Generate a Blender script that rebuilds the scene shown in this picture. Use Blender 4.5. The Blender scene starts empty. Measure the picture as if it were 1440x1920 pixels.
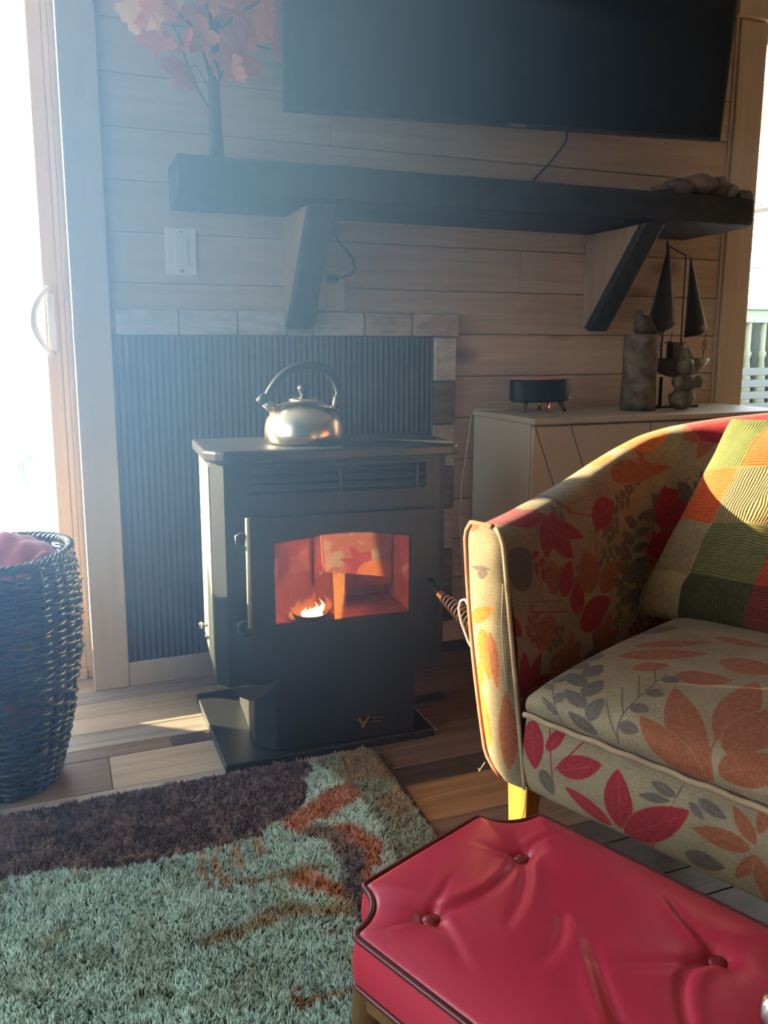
import bpy, bmesh, math, random
import numpy as np
from mathutils import Vector, Matrix, noise as mnoise
random.seed(4)
rng = np.random.default_rng(4)
PI = math.pi
sc = bpy.context.scene
COL = sc.collection

# ------------------------------------------------------------------ camera
cd = bpy.data.cameras.new('camera'); cam = bpy.data.objects.new('camera', cd); COL.objects.link(cam)
cd.sensor_fit = 'VERTICAL'; cd.sensor_height = 36.0; cd.lens = 28.849
cd.shift_x = 0.00729; cd.shift_y = -0.02552; cd.clip_start = 0.02; cd.clip_end = 200
cam.matrix_world = Matrix(((0.932187, 0.0602, -0.356936, 0), (-0.361976, 0.156822, -0.918902, 0),
                           (0.000658, 0.98579, 0.167978, 0.9), (0, 0, 0, 1)))
sc.camera = cam
# ------------------------------------------------------------------ light
sc.view_settings.view_transform = 'Standard'; sc.view_settings.look = 'None'
sc.view_settings.gamma = 1.0; sc.view_settings.use_curve_mapping = False
sc.view_settings.exposure = 0.25
sc.cycles.max_bounces = 8; sc.cycles.diffuse_bounces = 4; sc.cycles.glossy_bounces = 3
sc.cycles.transmission_bounces = 4; sc.cycles.transparent_max_bounces = 10; sc.cycles.volume_bounces = 0
sc.cycles.volume_step_rate = 1.0; sc.cycles.volume_max_steps = 48; sc.cycles.use_denoising = True; sc.cycles.caustics_reflective = False; sc.cycles.caustics_refractive = False
sc.cycles.sample_clamp_indirect = 6.0
SKY = 6.5; SUN = 48.0
SUN_AZ = (0.817, -0.577); SUN_EL = 16.0          # horizontal direction the light travels in, height in degrees
GLARE = 2.05
wd = bpy.data.worlds.new('sky'); sc.world = wd; wd.use_nodes = True
wb = wd.node_tree.nodes['Background']; wb.inputs[0].default_value = (0.80, 0.90, 1.0, 1); wb.inputs[1].default_value = SKY
sl = bpy.data.lights.new('sun', 'SUN'); sl.energy = SUN; sl.color = (1.0, 0.78, 0.47); sl.angle = math.radians(0.6)
so = bpy.data.objects.new('sun', sl); COL.objects.link(so)
ce = math.cos(math.radians(SUN_EL))
so.rotation_mode = 'QUATERNION'
so.rotation_quaternion = Vector((-SUN_AZ[0]*ce, -SUN_AZ[1]*ce, math.sin(math.radians(SUN_EL)))).to_track_quat('Z', 'Y')
def portal(name, loc, rot, sx, sy):
    l = bpy.data.lights.new(name, 'AREA'); l.shape = 'RECTANGLE'; l.size = sx; l.size_y = sy; l.cycles.is_portal = True
    o = bpy.data.objects.new(name, l); COL.objects.link(o); o.location = loc; o.rotation_euler = rot
portal('door_portal', (-0.61, 2.42, 1.05), (-PI/2, 0, 0), 1.3, 2.1)
portal('window_portal', (2.75, 2.36, 1.3), (-PI/2, 0, 0), 1.1, 1.3)
portal('left_portal', (-1.72, .9, 1.2), (0, PI/2, 0), 1.6, 1.8)

# ------------------------------------------------------------------ material helpers
def mat(name, col=(.5,.5,.5), rough=.6, metal=0.0, spec=.5, emit=None, es=0):
    m = bpy.data.materials.new(name); m.use_nodes = True
    b = m.node_tree.nodes['Principled BSDF']
    b.inputs['Base Color'].default_value = (*col, 1); b.inputs['Roughness'].default_value = rough
    b.inputs['Metallic'].default_value = metal; b.inputs['Specular IOR Level'].default_value = spec
    if emit: b.inputs['Emission Color'].default_value = (*emit, 1); b.inputs['Emission Strength'].default_value = es
    return m
def nt(m): return m.node_tree, m.node_tree.nodes['Principled BSDF']
def ramp(t, fac, stops):
    r = t.nodes.new('ShaderNodeValToRGB'); e = r.color_ramp.elements
    while len(e) > 1: e.remove(e[-1])
    e[0].position = stops[0][0]; e[0].color = (*stops[0][1], 1)
    for p, c in stops[1:]:
        q = e.new(p); q.color = (*c, 1)
    t.links.new(fac, r.inputs[0]); return r.outputs[0]
def coords(t, scale=(1,1,1), kind='Object', rand=0.0, rot=(0,0,0)):
    tc = t.nodes.new('ShaderNodeTexCoord'); mp = t.nodes.new('ShaderNodeMapping')
    mp.inputs['Scale'].default_value = scale; mp.inputs['Rotation'].default_value = rot
    src = tc.outputs[kind]
    if rand:
        oi = t.nodes.new('ShaderNodeObjectInfo'); mu = t.nodes.new('ShaderNodeMath'); mu.operation = 'MULTIPLY'; mu.inputs[1].default_value = rand
        t.links.new(oi.outputs['Random'], mu.inputs[0])
        va = t.nodes.new('ShaderNodeVectorMath'); va.operation = 'ADD'
        t.links.new(src, va.inputs[0]); t.links.new(mu.outputs[0], va.inputs[1]); src = va.outputs[0]
    t.links.new(src, mp.inputs[0]); return mp.outputs[0]
def tnoise(t, vec, scale=5, detail=4, rough=.55, dist=0):
    n = t.nodes.new('ShaderNodeTexNoise'); n.inputs['Scale'].default_value = scale; n.inputs['Detail'].default_value = detail
    n.inputs['Roughness'].default_value = rough; n.inputs['Distortion'].default_value = dist
    t.links.new(vec, n.inputs['Vector']); return n.outputs['Fac']
def bump(t, b, h, s=.3, d=.01):
    n = t.nodes.new('ShaderNodeBump'); n.inputs['Strength'].default_value = s; n.inputs['Distance'].default_value = d
    t.links.new(h, n.inputs['Height']); t.links.new(n.outputs[0], b.inputs['Normal'])
def mixc(t, fac, a, b, mode='MIX'):
    n = t.nodes.new('ShaderNodeMix'); n.data_type = 'RGBA'; n.blend_type = mode
    for i, v in ((0, fac), (6, a), (7, b)):
        if isinstance(v, (int, float)): n.inputs[i].default_value = v
        elif isinstance(v, tuple): n.inputs[i].default_value = (*v, 1)
        else: t.links.new(v, n.inputs[i])
    return n.outputs[2]
def wood(name, stops, axis=0, rough=.55, vary=.35, knots=True, bs=.15, sc_=1.0, spec=.35):
    m = mat(name, rough=rough, spec=spec); t, b = nt(m)
    s = [14*sc_, 14*sc_, 14*sc_]; s[axis] = 0.9*sc_
    v = coords(t, tuple(s), rand=37.0)
    g = tnoise(t, v, 3.2, 6, .6, .6)
    c = ramp(t, g, stops)
    s2 = [5*sc_]*3; s2[axis] = 2.2*sc_
    if knots:
        v2 = coords(t, tuple(s2), rand=91.0)
        k = t.nodes.new('ShaderNodeTexVoronoi'); k.inputs['Scale'].default_value = 1.0; t.links.new(v2, k.inputs['Vector'])
        kr = ramp(t, k.outputs['Distance'], [(0.0, (.30,.2,.13)), (.07, (.55,.42,.3)), (.16, (1,1,1))])
        c = mixc(t, .75, c, kr, 'MULTIPLY')
    oi = t.nodes.new('ShaderNodeObjectInfo')
    hv = t.nodes.new('ShaderNodeHueSaturation')
    mr = t.nodes.new('ShaderNodeMapRange'); mr.inputs['To Min'].default_value = 1-vary; mr.inputs['To Max'].default_value = 1+vary*.6
    t.links.new(oi.outputs['Random'], mr.inputs[0]); t.links.new(mr.outputs[0], hv.inputs['Value']); t.links.new(c, hv.inputs['Color'])
    t.links.new(hv.outputs[0], b.inputs['Base Color'])
    bump(t, b, g, bs, .004)
    return m
def mottle(name, c1, c2, scale=8, rough=.6, metal=0, bs=.1, spec=.4, detail=4, bd=.003):
    m = mat(name, rough=rough, metal=metal, spec=spec); t, b = nt(m)
    n = tnoise(t, coords(t), scale, detail)
    t.links.new(ramp(t, n, [(.3, c1), (.7, c2)]), b.inputs['Base Color'])
    if bs: bump(t, b, n, bs, bd)
    return m
def attr_mat(name, attr='col', rough=.9, sheen=0, spec=.2, weave=0, wscale=900):
    m = mat(name, rough=rough, spec=spec); t, b = nt(m)
    a = t.nodes.new('ShaderNodeAttribute'); a.attribute_name = attr
    t.links.new(a.outputs['Color'], b.inputs['Base Color'])
    b.inputs['Sheen Weight'].default_value = sheen
    return m

# ------------------------------------------------------------------ mesh helpers
class MB:
    def __init__(s): s.v = []; s.f = []; s.m = []
    def add(s, vs, fs, mi=0):
        o = len(s.v); s.v += [tuple(map(float, v)) for v in vs]; s.f += [tuple(i+o for i in f) for f in fs]; s.m += [mi]*len(fs); return s
    def box(s, x0, x1, y0, y1, z0, z1, mi=0):
        return s.add([(x0,y0,z0),(x1,y0,z0),(x1,y1,z0),(x0,y1,z0),(x0,y0,z1),(x1,y0,z1),(x1,y1,z1),(x0,y1,z1)],
                     [(3,2,1,0),(4,5,6,7),(0,1,5,4),(1,2,6,5),(2,3,7,6),(3,0,4,7)], mi)
    def prism(s, poly, d, mi=0, close=True):
        """poly: 3-D points of one face, d: extrusion vector"""
        n = len(poly); d = Vector(d); P = [Vector(p) for p in poly]
        vs = P + [p+d for p in P]
        fs = [tuple(range(n))[::-1], tuple(range(n, 2*n))] + [(i, (i+1) % n, n+(i+1) % n, n+i) for i in range(n)]
        return s.add(vs, fs, mi)
    def tube(s, pts, r, seg=10, mi=0, closed=False, flat=1.0):
        P = [Vector(p) for p in pts]; n = len(P); R = r if hasattr(r, '__len__') else [r]*n
        vs = []; up = Vector((0,0,1)); prev = None
        for i, p in enumerate(P):
            if closed: t = P[(i+1) % n]-P[i-1]
            else: t = P[min(i+1, n-1)]-P[max(i-1, 0)]
            if t.length < 1e-9: t = Vector((0,0,1))
            t.normalize()
            if prev is None:
                a = t.cross(up) if abs(t.dot(up)) < .95 else t.cross(Vector((1,0,0)))
            else: a = prev - t*prev.dot(t)
            a.normalize(); prev = a; b = t.cross(a)
            for k in range(seg):
                an = 2*PI*k/seg; vs.append(p + a*math.cos(an)*R[i] + b*math.sin(an)*R[i]*flat)
        fs = []
        for i in range(n if closed else n-1):
            j = (i+1) % n
            for k in range(seg):
                l = (k+1) % seg; fs.append((i*seg+k, i*seg+l, j*seg+l, j*seg+k))
        if not closed: fs += [tuple(range(seg))[::-1], tuple((n-1)*seg+k for k in range(seg))]
        return s.add(vs, fs, mi)
    def lathe(s, prof, seg=24, c=(0,0,0), mi=0, fx=None):
        vs = []; n = len(prof)
        for r, z in prof:
            for k in range(seg):
                a = 2*PI*k/seg; x, y = r*math.cos(a), r*math.sin(a)
                if fx: x, y, z2 = fx(x, y, z, a)
                else: z2 = z
                vs.append((c[0]+x, c[1]+y, c[2]+z2))
        fs = [(i*seg+k, i*seg+(k+1) % seg, (i+1)*seg+(k+1) % seg, (i+1)*seg+k) for i in range(n-1) for k in range(seg)]
        if prof[0][0] > 1e-6: fs.append(tuple(range(seg))[::-1])
        if prof[-1][0] > 1e-6: fs.append(tuple((n-1)*seg+k for k in range(seg)))
        return s.add(vs, fs, mi)
    def grid(s, G, mi=0, wrap=False):
        nr, nc = len(G), len(G[0]); vs = [p for row in G for p in row]
        fs = [(i*nc+j, i*nc+(j+1) % nc, (i+1)*nc+(j+1) % nc, (i+1)*nc+j) for i in range(nr-1) for j in range(nc if wrap else nc-1)]
        return s.add(vs, fs, mi)
    def blob(s, c, r, seg=16, ring=10, amp=.0, f=3.0, mi=0, seed=0, rot=None):
        vs = []; fs = []
        for i in range(ring+1):
            th = PI*i/ring
            for k in range(seg):
                a = 2*PI*k/seg; d = Vector((math.sin(th)*math.cos(a), math.sin(th)*math.sin(a), math.cos(th)))
                q = 1+amp*mnoise.noise(d*f+Vector((seed,0,0)))
                v = Vector((d.x*r[0]*q, d.y*r[1]*q, d.z*r[2]*q))
                if rot: v = rot @ v
                vs.append(Vector(c)+v)
        for i in range(ring):
            for k in range(seg):
                l = (k+1) % seg; fs.append((i*seg+k, (i+1)*seg+k, (i+1)*seg+l, i*seg+l))
        return s.add(vs, fs, mi)
    def build(s, name, mats, parent=None, smooth=False, bevel=0, bseg=2, solid=0, auto=None, sub=0, weld=False):
        me = bpy.data.meshes.new(name); me.from_pydata(s.v, [], s.f); me.update()
        for m in (mats if isinstance(mats, (list, tuple)) else [mats]): me.materials.append(m)
        if any(s.m): me.polygons.foreach_set('material_index', s.m)
        bm = bmesh.new(); bm.from_mesh(me)
        if weld: bmesh.ops.remove_doubles(bm, verts=bm.verts, dist=1e-5)
        bmesh.ops.recalc_face_normals(bm, faces=bm.faces); bm.to_mesh(me); bm.free()
        if smooth or auto: me.polygons.foreach_set('use_smooth', [True]*len(me.polygons))
        if auto: me.set_sharp_from_angle(angle=math.radians(auto))
        o = bpy.data.objects.new(name, me); COL.objects.link(o)
        if parent: o.parent = parent; o.matrix_parent_inverse = Matrix.Identity(4)
        if solid:
            q = o.modifiers.new('solid', 'SOLIDIFY'); q.thickness = solid; q.offset = 0
        if sub:
            q = o.modifiers.new('sub', 'SUBSURF'); q.levels = sub; q.render_levels = sub
        if bevel:
            q = o.modifiers.new('bevel', 'BEVEL'); q.width = bevel; q.segments = bseg; q.limit_method = 'ANGLE'; q.angle_limit = math.radians(35)
        return o
def tag(o, label=None, cat=None, group=None, kind=None):
    if label: o['label'] = label
    if cat: o['category'] = cat
    if group: o['group'] = group
    if kind: o['kind'] = kind
    return o
def empty(name, loc=(0,0,0), rz=0, label=None, cat=None, group=None, kind=None):
    o = bpy.data.objects.new(name, None); COL.objects.link(o); o.location = loc; o.rotation_euler = (0,0,rz); o.empty_display_size = .05
    return tag(o, label, cat, group, kind)
def uvset(o, fn):
    me = o.data; uv = me.uv_layers.new(name='UVMap'); me.vertices
    P = np.empty(len(me.vertices)*3); me.vertices.foreach_get('co', P); P = P.reshape(-1,3)
    U = fn(P); L = np.empty(len(me.loops), dtype=np.int64); me.loops.foreach_get('vertex_index', L)
    uv.data.foreach_set('uv', np.asarray(U)[L].astype(np.float32).ravel())
def setcol(o, C, name='col'):
    me = o.data; a = me.color_attributes.new(name, 'FLOAT_COLOR', 'POINT')
    A = np.ones((len(me.vertices), 4), dtype=np.float32); A[:, :3] = C; a.data.foreach_set('color', A.ravel())

# ------------------------------------------------------------------ materials
M = {}
M['pine'] = wood('pine_plank', [(.25,(.42,.30,.215)),(.5,(.50,.37,.27)),(.75,(.57,.44,.335))], 0, .6, .09)
M['post'] = wood('post_wood', [(.25,(.48,.385,.29)),(.75,(.58,.475,.37))], 2, .6, .06)
M['sash'] = wood('door_wood', [(.25,(.58,.40,.21)),(.75,(.70,.51,.30))], 2, .5, .03, knots=False)
M['paint'] = mat('ceiling_paint', (.45,.38,.30), .8); M['dimwall'] = mat('dark_wall_paint', (.16,.12,.09), .8)
M['mantel'] = mottle('dark_beam', (.010,.012,.013), (.028,.030,.030), 30, .6, bs=.3)
M['brace'] = mottle('brace_stain', (.012,.015,.016), (.03,.034,.035), 40, .55)
M['corbelwood'] = wood('corbel_wood', [(.25,(.24,.155,.10)),(.75,(.34,.23,.16))], 2, .6, .06)
M['tv'] = mat('tv_screen', (.008,.010,.011), .16, spec=.5)
M['tvframe'] = mat('tv_frame', (.012,.012,.012), .4)
M['white'] = mat('white_plastic', (.62,.58,.50), .35)
M['black'] = mat('black_plastic', (.010,.010,.011), .5, spec=.3)
M['blackrub'] = mat('cable_black', (.012,.012,.012), .5)
M['corr'] = mottle('dark_corrugated_metal', (.045,.031,.028), (.072,.050,.045), 12, .6, metal=.1, bs=.05)
M['stove'] = mottle('stove_paint', (.010,.011,.011), (.018,.019,.019), 260, .42, bs=.25, spec=.5, bd=.0006)
M['stovetop'] = mottle('stove_top_paint', (.028,.027,.025), (.045,.042,.038), 200, .32, bs=.2, spec=.6, bd=.0006)
M['steel'] = mat('brushed_steel', (.72,.62,.47), .24, 1.0)
M['brass'] = mat('gold_mark', (.55,.40,.16), .35, 1.0)
M['chrome'] = mat('chrome', (.55,.56,.55), .2, 1.0)
M['copper'] = mat('copper', (.80,.36,.18), .3, 1.0)
M['spring'] = mat('bronze_spring', (.62,.42,.28), .4, .7)
M['dark'] = mat('dark_gap', (.01,.009,.008), .8)
M['dresser'] = mottle('dresser_paint', (.43,.37,.28), (.46,.40,.31), 3, .45, bs=0)
M['snow'] = mat('snow', (.86,.88,.92), .8)
M['vinyl'] = None
M['legwood'] = wood('leg_wood', [(.25,(.12,.06,.026)),(.75,(.20,.105,.045))], 2, .4, .1, knots=False, sc_=3)
M['honey'] = wood('honey_leg_wood', [(.25,(.36,.15,.03)),(.75,(.46,.20,.045))], 2, .35, .03, knots=False, sc_=3)
M['wicker'] = mottle('black_wicker', (.006,.006,.006), (.020,.017,.014), 60, .35, bs=.2, spec=.6)
M['bark'] = mottle('birch_bark', (.030,.026,.020), (.19,.145,.10), 26, .8, bs=.6, detail=6)
M['darkbark'] = mottle('dark_bark', (.030,.024,.018), (.12,.09,.06), 30, .85, bs=.7)
M['trunk'] = mottle('maple_trunk', (.035,.030,.028), (.085,.07,.06), 40, .8, bs=.5)
M['iron'] = mat('dark_iron', (.016,.016,.017), .5, .6)
M['hull'] = mottle('hull_metal', (.05,.045,.038), (.13,.11,.08), 30, .5, .5)
M['cream'] = mat('cream_cord', (.55,.46,.34), .6)

def finish(o, parent, world):
    if parent:
        o.parent = parent
        if world:
            mw = Matrix.Identity(4); p = parent
            while p: mw = Matrix.LocRotScale(p.location, p.rotation_euler if p.rotation_mode != 'QUATERNION' else p.rotation_quaternion, p.scale) @ mw; p = p.parent
            o.matrix_parent_inverse = mw.inverted()
_b = MB.build
def wbuild(s, name, mats, parent=None, **k):
    o = _b(s, name, mats, None, **k); finish(o, parent, True); return o
MB.wbuild = wbuild

# ================================================================== STRUCTURE
LX, RX, BY, H = -1.7, 3.4, -1.95, 2.42
def st(name, mb, m, parent=None, **k):
    o = mb.build(name, m, parent, **k); o['kind'] = 'structure'; return o
st('ceiling', MB().box(LX-.1, RX+.1, BY-.1, 2.35, H, H+.1), M['paint'])
wb_ = MB().box(.049, 2.186, 2.204, 2.33, 0, H)
wb_.box(LX, .049, 2.204, 2.33, 2.10, H).box(LX, -1.412, 2.204, 2.33, 0, 2.10)
wb_.box(2.186, RX, 2.204, 2.33, 0, .62).box(2.186, RX, 2.204, 2.33, 1.93, H).box(3.3, RX, 2.204, 2.33, .62, 1.93)
wall = st('wall_back', wb_, M['pine'])
st('wall_left', MB().box(LX-.1, LX, BY, 2.33, 0, .38).box(LX-.1, LX, BY, 2.33, 2.0, H).box(LX-.1, LX, BY, 0, .38, 2.0).box(LX-.1, LX, 1.8, 2.33, .38, 2.0), M['post'])
st('wall_right', MB().box(RX, RX+.1, BY, 2.33, 0, H), M['dimwall'])
st('wall_rear', MB().box(LX, RX, BY-.1, BY, 0, H), M['dimwall'])
# planks of the wall round the mantel (each board a piece)
zs = [0.0765 + .1225*i for i in range(0, 20)]
for i in range(19):
    z0, z1 = zs[i], min(zs[i+1], H)
    if z0 >= H: break
    splits = {3: 1.75, 5: .93, 8: 1.31, 11: .72, 14: 1.5}.get(i)
    segs = [(.137, 2.062)] if not splits else [(.137, splits), (splits, 2.062)]
    for a, b in segs:
        mb = MB().box(-(b-a)/2+.0007, (b-a)/2-.0007, -.007, .007, -(z1-z0)/2+.0012, (z1-z0)/2-.0012)
        o = mb.build('plank', M['pine'], wall, bevel=.0012, bseg=1); o.location = ((a+b)/2, 2.197, (z0+z1)/2)
for a, b in ((2.19, RX),):
    for i in range(5):
        mb = MB().box(-(b-a)/2, (b-a)/2, -.007, .007, -.0605, .0605)
        o = mb.build('plank', M['pine'], wall, bevel=.0012, bseg=1); o.location = ((a+b)/2, 2.197, .0765+.1225*(i+.5) if i < 4 else .60)
        if i == 4: o.scale = (1, 1, .5); o.location = ((a+b)/2, 2.197, .597)
st('baseboard_back', MB().box(.137, 2.07, 2.176, 2.19, 0, .066), M['post'], bevel=.002)
# casing posts
st('trim_1', MB().box(.048, .137, 2.174, 2.33, 0, H), M['post'], bevel=.003)
st('trim_2', MB().box(2.077, 2.187, 2.18, 2.33, 0, 1.915), M['post'], bevel=.003)
st('trim_3', MB().box(2.062, 2.075, 2.186, 2.204, 0, H), M['post'], bevel=.002)
st('trim_4', MB().box(2.05, 3.4, 2.165, 2.33, 1.917, 2.06), M['post'], bevel=.003)
# door (glazed, sliding)
d1 = empty('door_1', (-.46, 2.31, 0), kind='structure')
fr = MB().box(-.016, .032, 2.29, 2.335, .03, 2.08).box(-.95, -.90, 2.29, 2.335, .03, 2.08).box(-.90, -.016, 2.29, 2.335, .03, .175).box(-.90, -.016, 2.29, 2.335, 2.03, 2.08)
fr.wbuild('door_frame', M['sash'], d1, bevel=.003)
jm = MB().box(.034, .049, 2.276, 2.40, 0, 2.10).box(-1.412, .034, 2.276, 2.40, 2.08, 2.11).box(-1.412, -1.40, 2.276, 2.40, 0, 2.1).box(-1.412, .034, 2.27, 2.40, 0, .028).box(.020,.034,2.283,2.289,.03,2.08)
jm.wbuild('door_jamb', M['sash'], d1, bevel=.002)
fx = MB().box(-.94, -.90, 2.345, 2.385, .03, 2.08).box(-1.40, -1.365, 2.345, 2.385, .03, 2.08).box(-1.365, -.94, 2.345, 2.385, .03, .08).box(-1.365, -.94, 2.345, 2.385, 2.03, 2.08)
fx.wbuild('fixed_frame', M['sash'], d1, bevel=.003)
def pane_mat():
    m = bpy.data.materials.new('window_glass'); m.use_nodes = True; t = m.node_tree; t.nodes.clear()
    o = t.nodes.new('ShaderNodeOutputMaterial'); mx = t.nodes.new('ShaderNodeMixShader'); tr = t.nodes.new('ShaderNodeBsdfTransparent'); gl = t.nodes.new('ShaderNodeBsdfGlossy')
    gl.inputs['Roughness'].default_value = .02; tr.inputs[0].default_value = (.96,.98,.97,1)
    mx.inputs[0].default_value = .04
    t.links.new(tr.outputs[0], mx.inputs[1]); t.links.new(gl.outputs[0], mx.inputs[2]); t.links.new(mx.outputs[0], o.inputs[0]); return m
M['pane'] = pane_mat()
MB().box(-.90, -.016, 2.311, 2.315, .175, 2.03).box(-1.365, -.94, 2.363, 2.367, .08, 2.03).wbuild('pane', M['pane'], d1)
hd = MB(); pts = []
for k in range(17):
    u = k/16; a = PI*u; pts.append((-.001-.042*math.sin(a)**.8*1.0, 2.286-.045*math.sin(a)**.7, 1.046-.168*u))
hd.tube(pts, [.0055+.003*math.sin(PI*k/16) for k in range(17)], 10)
hobj = hd.wbuild('door_handle', M['white'], d1, smooth=True)
MB().box(-.010, .010, 2.283, 2.291, .885, 1.03).wbuild('handle_plate', M['white'], d1, bevel=.004)
# window right of the wall
w1 = empty('window_1', (2.75, 2.31, .62), kind='structure')
MB().box(2.187, 2.225, 2.27, 2.32, .62, 1.93).box(3.26, 3.3, 2.27, 2.32, .62, 1.93).box(2.225, 3.26, 2.27, 2.32, .62, .66).box(2.225, 3.26, 2.27, 2.32, 1.89, 1.93).wbuild('window_frame', M['sash'], w1, bevel=.003)
MB().box(2.225, 3.26, 2.294, 2.298, .66, 1.89).wbuild('pane', M['pane'], w1)
# side window left of the viewer
w2 = empty('window_2', (LX-.05, 1.0, .38), kind='structure')
MB().box(LX-.08, LX-.02, 0, .05, .38, 2).box(LX-.08, LX-.02, 1.75, 1.8, .38, 2).box(LX-.08, LX-.02, .05, 1.75, .38, .43).box(LX-.08, LX-.02, .05, 1.75, 1.95, 2).box(LX-.08, LX-.02, .97, 1.03, .43, 1.95).wbuild('window_frame', M['sash'], w2, bevel=.003)
MB().box(LX-.052, LX-.048, 0.05, 1.75, .43, 1.95).wbuild('pane', M['pane'], w2)

# floor: base + boards
fl = st('floor', MB().box(LX, RX, BY, 2.33, -.06, -.014), M['dark'])
FM = [wood('floor_'+n, s, 0, .52, .12, knots=False, bs=.25, spec=.45) for n, s in (
    ('tan', [(.3,(.30,.22,.15)),(.5,(.36,.28,.20)),(.7,(.43,.34,.25))]),
    ('grey', [(.3,(.16,.13,.11)),(.5,(.26,.22,.19)),(.7,(.34,.30,.26))]),
    ('brown', [(.3,(.10,.06,.04)),(.5,(.14,.085,.055)),(.7,(.19,.12,.08))]),
    ('dark', [(.3,(.035,.024,.02)),(.5,(.055,.038,.032)),(.7,(.08,.055,.045))]),
    ('orange', [(.3,(.22,.115,.05)),(.5,(.30,.16,.075)),(.7,(.37,.21,.10))]),
    ('umber', [(.3,(.11,.06,.045)),(.5,(.15,.085,.065)),(.7,(.18,.11,.085))]))]
rows = [2.33, 2.17, 2.10, 2.017, 1.93, 1.847, 1.795, 1.652, 1.60, 1.52, 1.446, 1.395, 1.31, 1.20, 1.13, 1.02, .95, .83, .74, .62, .55, .43, .33, .26, .12, 0, -.12, -.2, -.33, -.45, -.52, -.65, -.8, -.9, -1.05, -1.2, -1.35, -1.5, -1.65, -1.8, -1.95]
plan = {0: [(LX,.6,0),(.6,RX,3)], 1: [(LX,.45,1),(.45,1.4,3),(1.4,RX,2)], 2: [(LX,.5,0),(.5,1.7,2),(1.7,RX,5)], 3: [(LX,.43,0),(.43,1.15,2),(1.15,RX,3)],
        4: [(LX,.5,1),(.5,1.3,5),(1.3,RX,2)], 5: [(LX,.2,2),(.2,.9,3),(.9,RX,5)], 6: [(LX,-.2,3),(-.2,.06,2),(.06,.8,0),(.8,1.7,5),(1.7,RX,2)],
        7: [(LX,.56,1),(.56,1.6,2),(1.6,RX,3)], 8: [(LX,.7,2),(.7,1.8,5),(1.8,RX,2)], 9: [(LX,.3,2),(.3,1.5,3),(1.5,RX,2)], 10: [(LX,.4,4),(.4,1.7,4),(1.7,RX,2)],
        11: [(LX,.5,2),(.5,.84,4),(.84,1.9,3),(1.9,RX,2)], 12: [(LX,.5,1),(.5,1.6,2),(1.6,RX,3)], 13: [(LX,.5,1),(.5,1.2,3),(1.2,RX,2)]}
for i in range(len(rows)-1):
    y1, y0 = rows[i], rows[i+1]
    p = plan.get(i)
    if not p:
        cuts = sorted([LX, RX, LX+.4+rng.random()*1.2, .3+rng.random()*.9, 2+rng.random()]); p = [(cuts[j], cuts[j+1], int(rng.choice([0,1,2,2,3,4,5] if j < 1 else [2,3,3,5,3]))) for j in range(4)]
    for a, b, k in p:
        o = MB().box(-(b-a)/2+.0006, (b-a)/2-.0006, -(y1-y0)/2+.0007, (y1-y0)/2-.0007, -.014, 0).build('floorboard', FM[k], fl, bevel=.0012, bseg=1)
        o.location = ((a+b)/2, (y0+y1)/2, 0)

# ================================================================== OUTSIDE
for nm_, (xa, xb, ya, yb) in (('snow_ground', (-18, 18, 2.45, 28)), ('snow_field', (-18, LX-.12, -12, 2.45))):
    gv = []; n = 50
    for i in range(n+1):
        row = []
        for j in range(n+1):
            x = xa+(xb-xa)*j/n; y = ya+(i/n)**1.6*(yb-ya)
            row.append((x, y, -.16+.05*mnoise.noise(Vector((x*.6, y*.6, 0)))))
        gv.append(row)
    o = MB().grid(gv).build(nm_, M['snow'], smooth=True); o['kind'] = 'structure'
gv = []
for i in range(41):
    row = []
    for j in range(17):
        a = PI*j/16; y = 2.70-.17*math.cos(a); xe = .30-1.416*(y-1.868)
        x = -5.2+(xe+5.2)*i/40
        hgt = 1.06*(1-.03*mnoise.noise(Vector((x*2, 0, 3))))
        if i == 40: hgt *= .0
        row.append((x, y, -.18+hgt*math.sin(a)**.4))
    gv.append(row)
o = MB().grid(gv).build('sun_blocking_drift', M['snow'], smooth=True); o['kind'] = 'structure'  # out-of-view mound added to keep the sun off rug and floor
# sparse shrub seen through the door, colours paled to imitate glare
M['twig'] = mat('glare_paled_twig', (.42,.45,.42), .8); M['evergreen'] = mat('glare_paled_needles', (.50,.60,.55), .8)
sh = empty('shrub', (-.25, 6.5, -.16), 0, 'sparse shrub coloured pale to imitate glare, standing in the snow outside the sliding door', 'shrub')
tw = MB(); lf = MB()
for k in range(46):
    a = rng.random()*2*PI; h = .25+rng.random()*.75; sp = .33*rng.random()
    p = [(0,0,0)]; 
    for q in range(1, 5):
        f = q/4; p.append((math.cos(a)*sp*f+rng.normal()*.02, math.sin(a)*sp*f+rng.normal()*.02, h*f))
    tw.tube(p, [.006,.005,.004,.003,.002], 4)
    for q in range(9):
        f = .25+.75*rng.random(); c = Vector((math.cos(a)*sp*f, math.sin(a)*sp*f, h*f))+Vector(rng.normal(size=3)*.03)
        d = Vector(rng.normal(size=3)).normalized()*.022; e = d.cross(Vector(rng.normal(size=3))).normalized()*.010
        lf.add([c-d, c+e, c+d, c-e], [(0,1,2,3)])
tw.build('stem', M['twig'], sh); o = lf.build('foliage', M['evergreen'], sh); o['kind'] = 'stuff'
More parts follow.
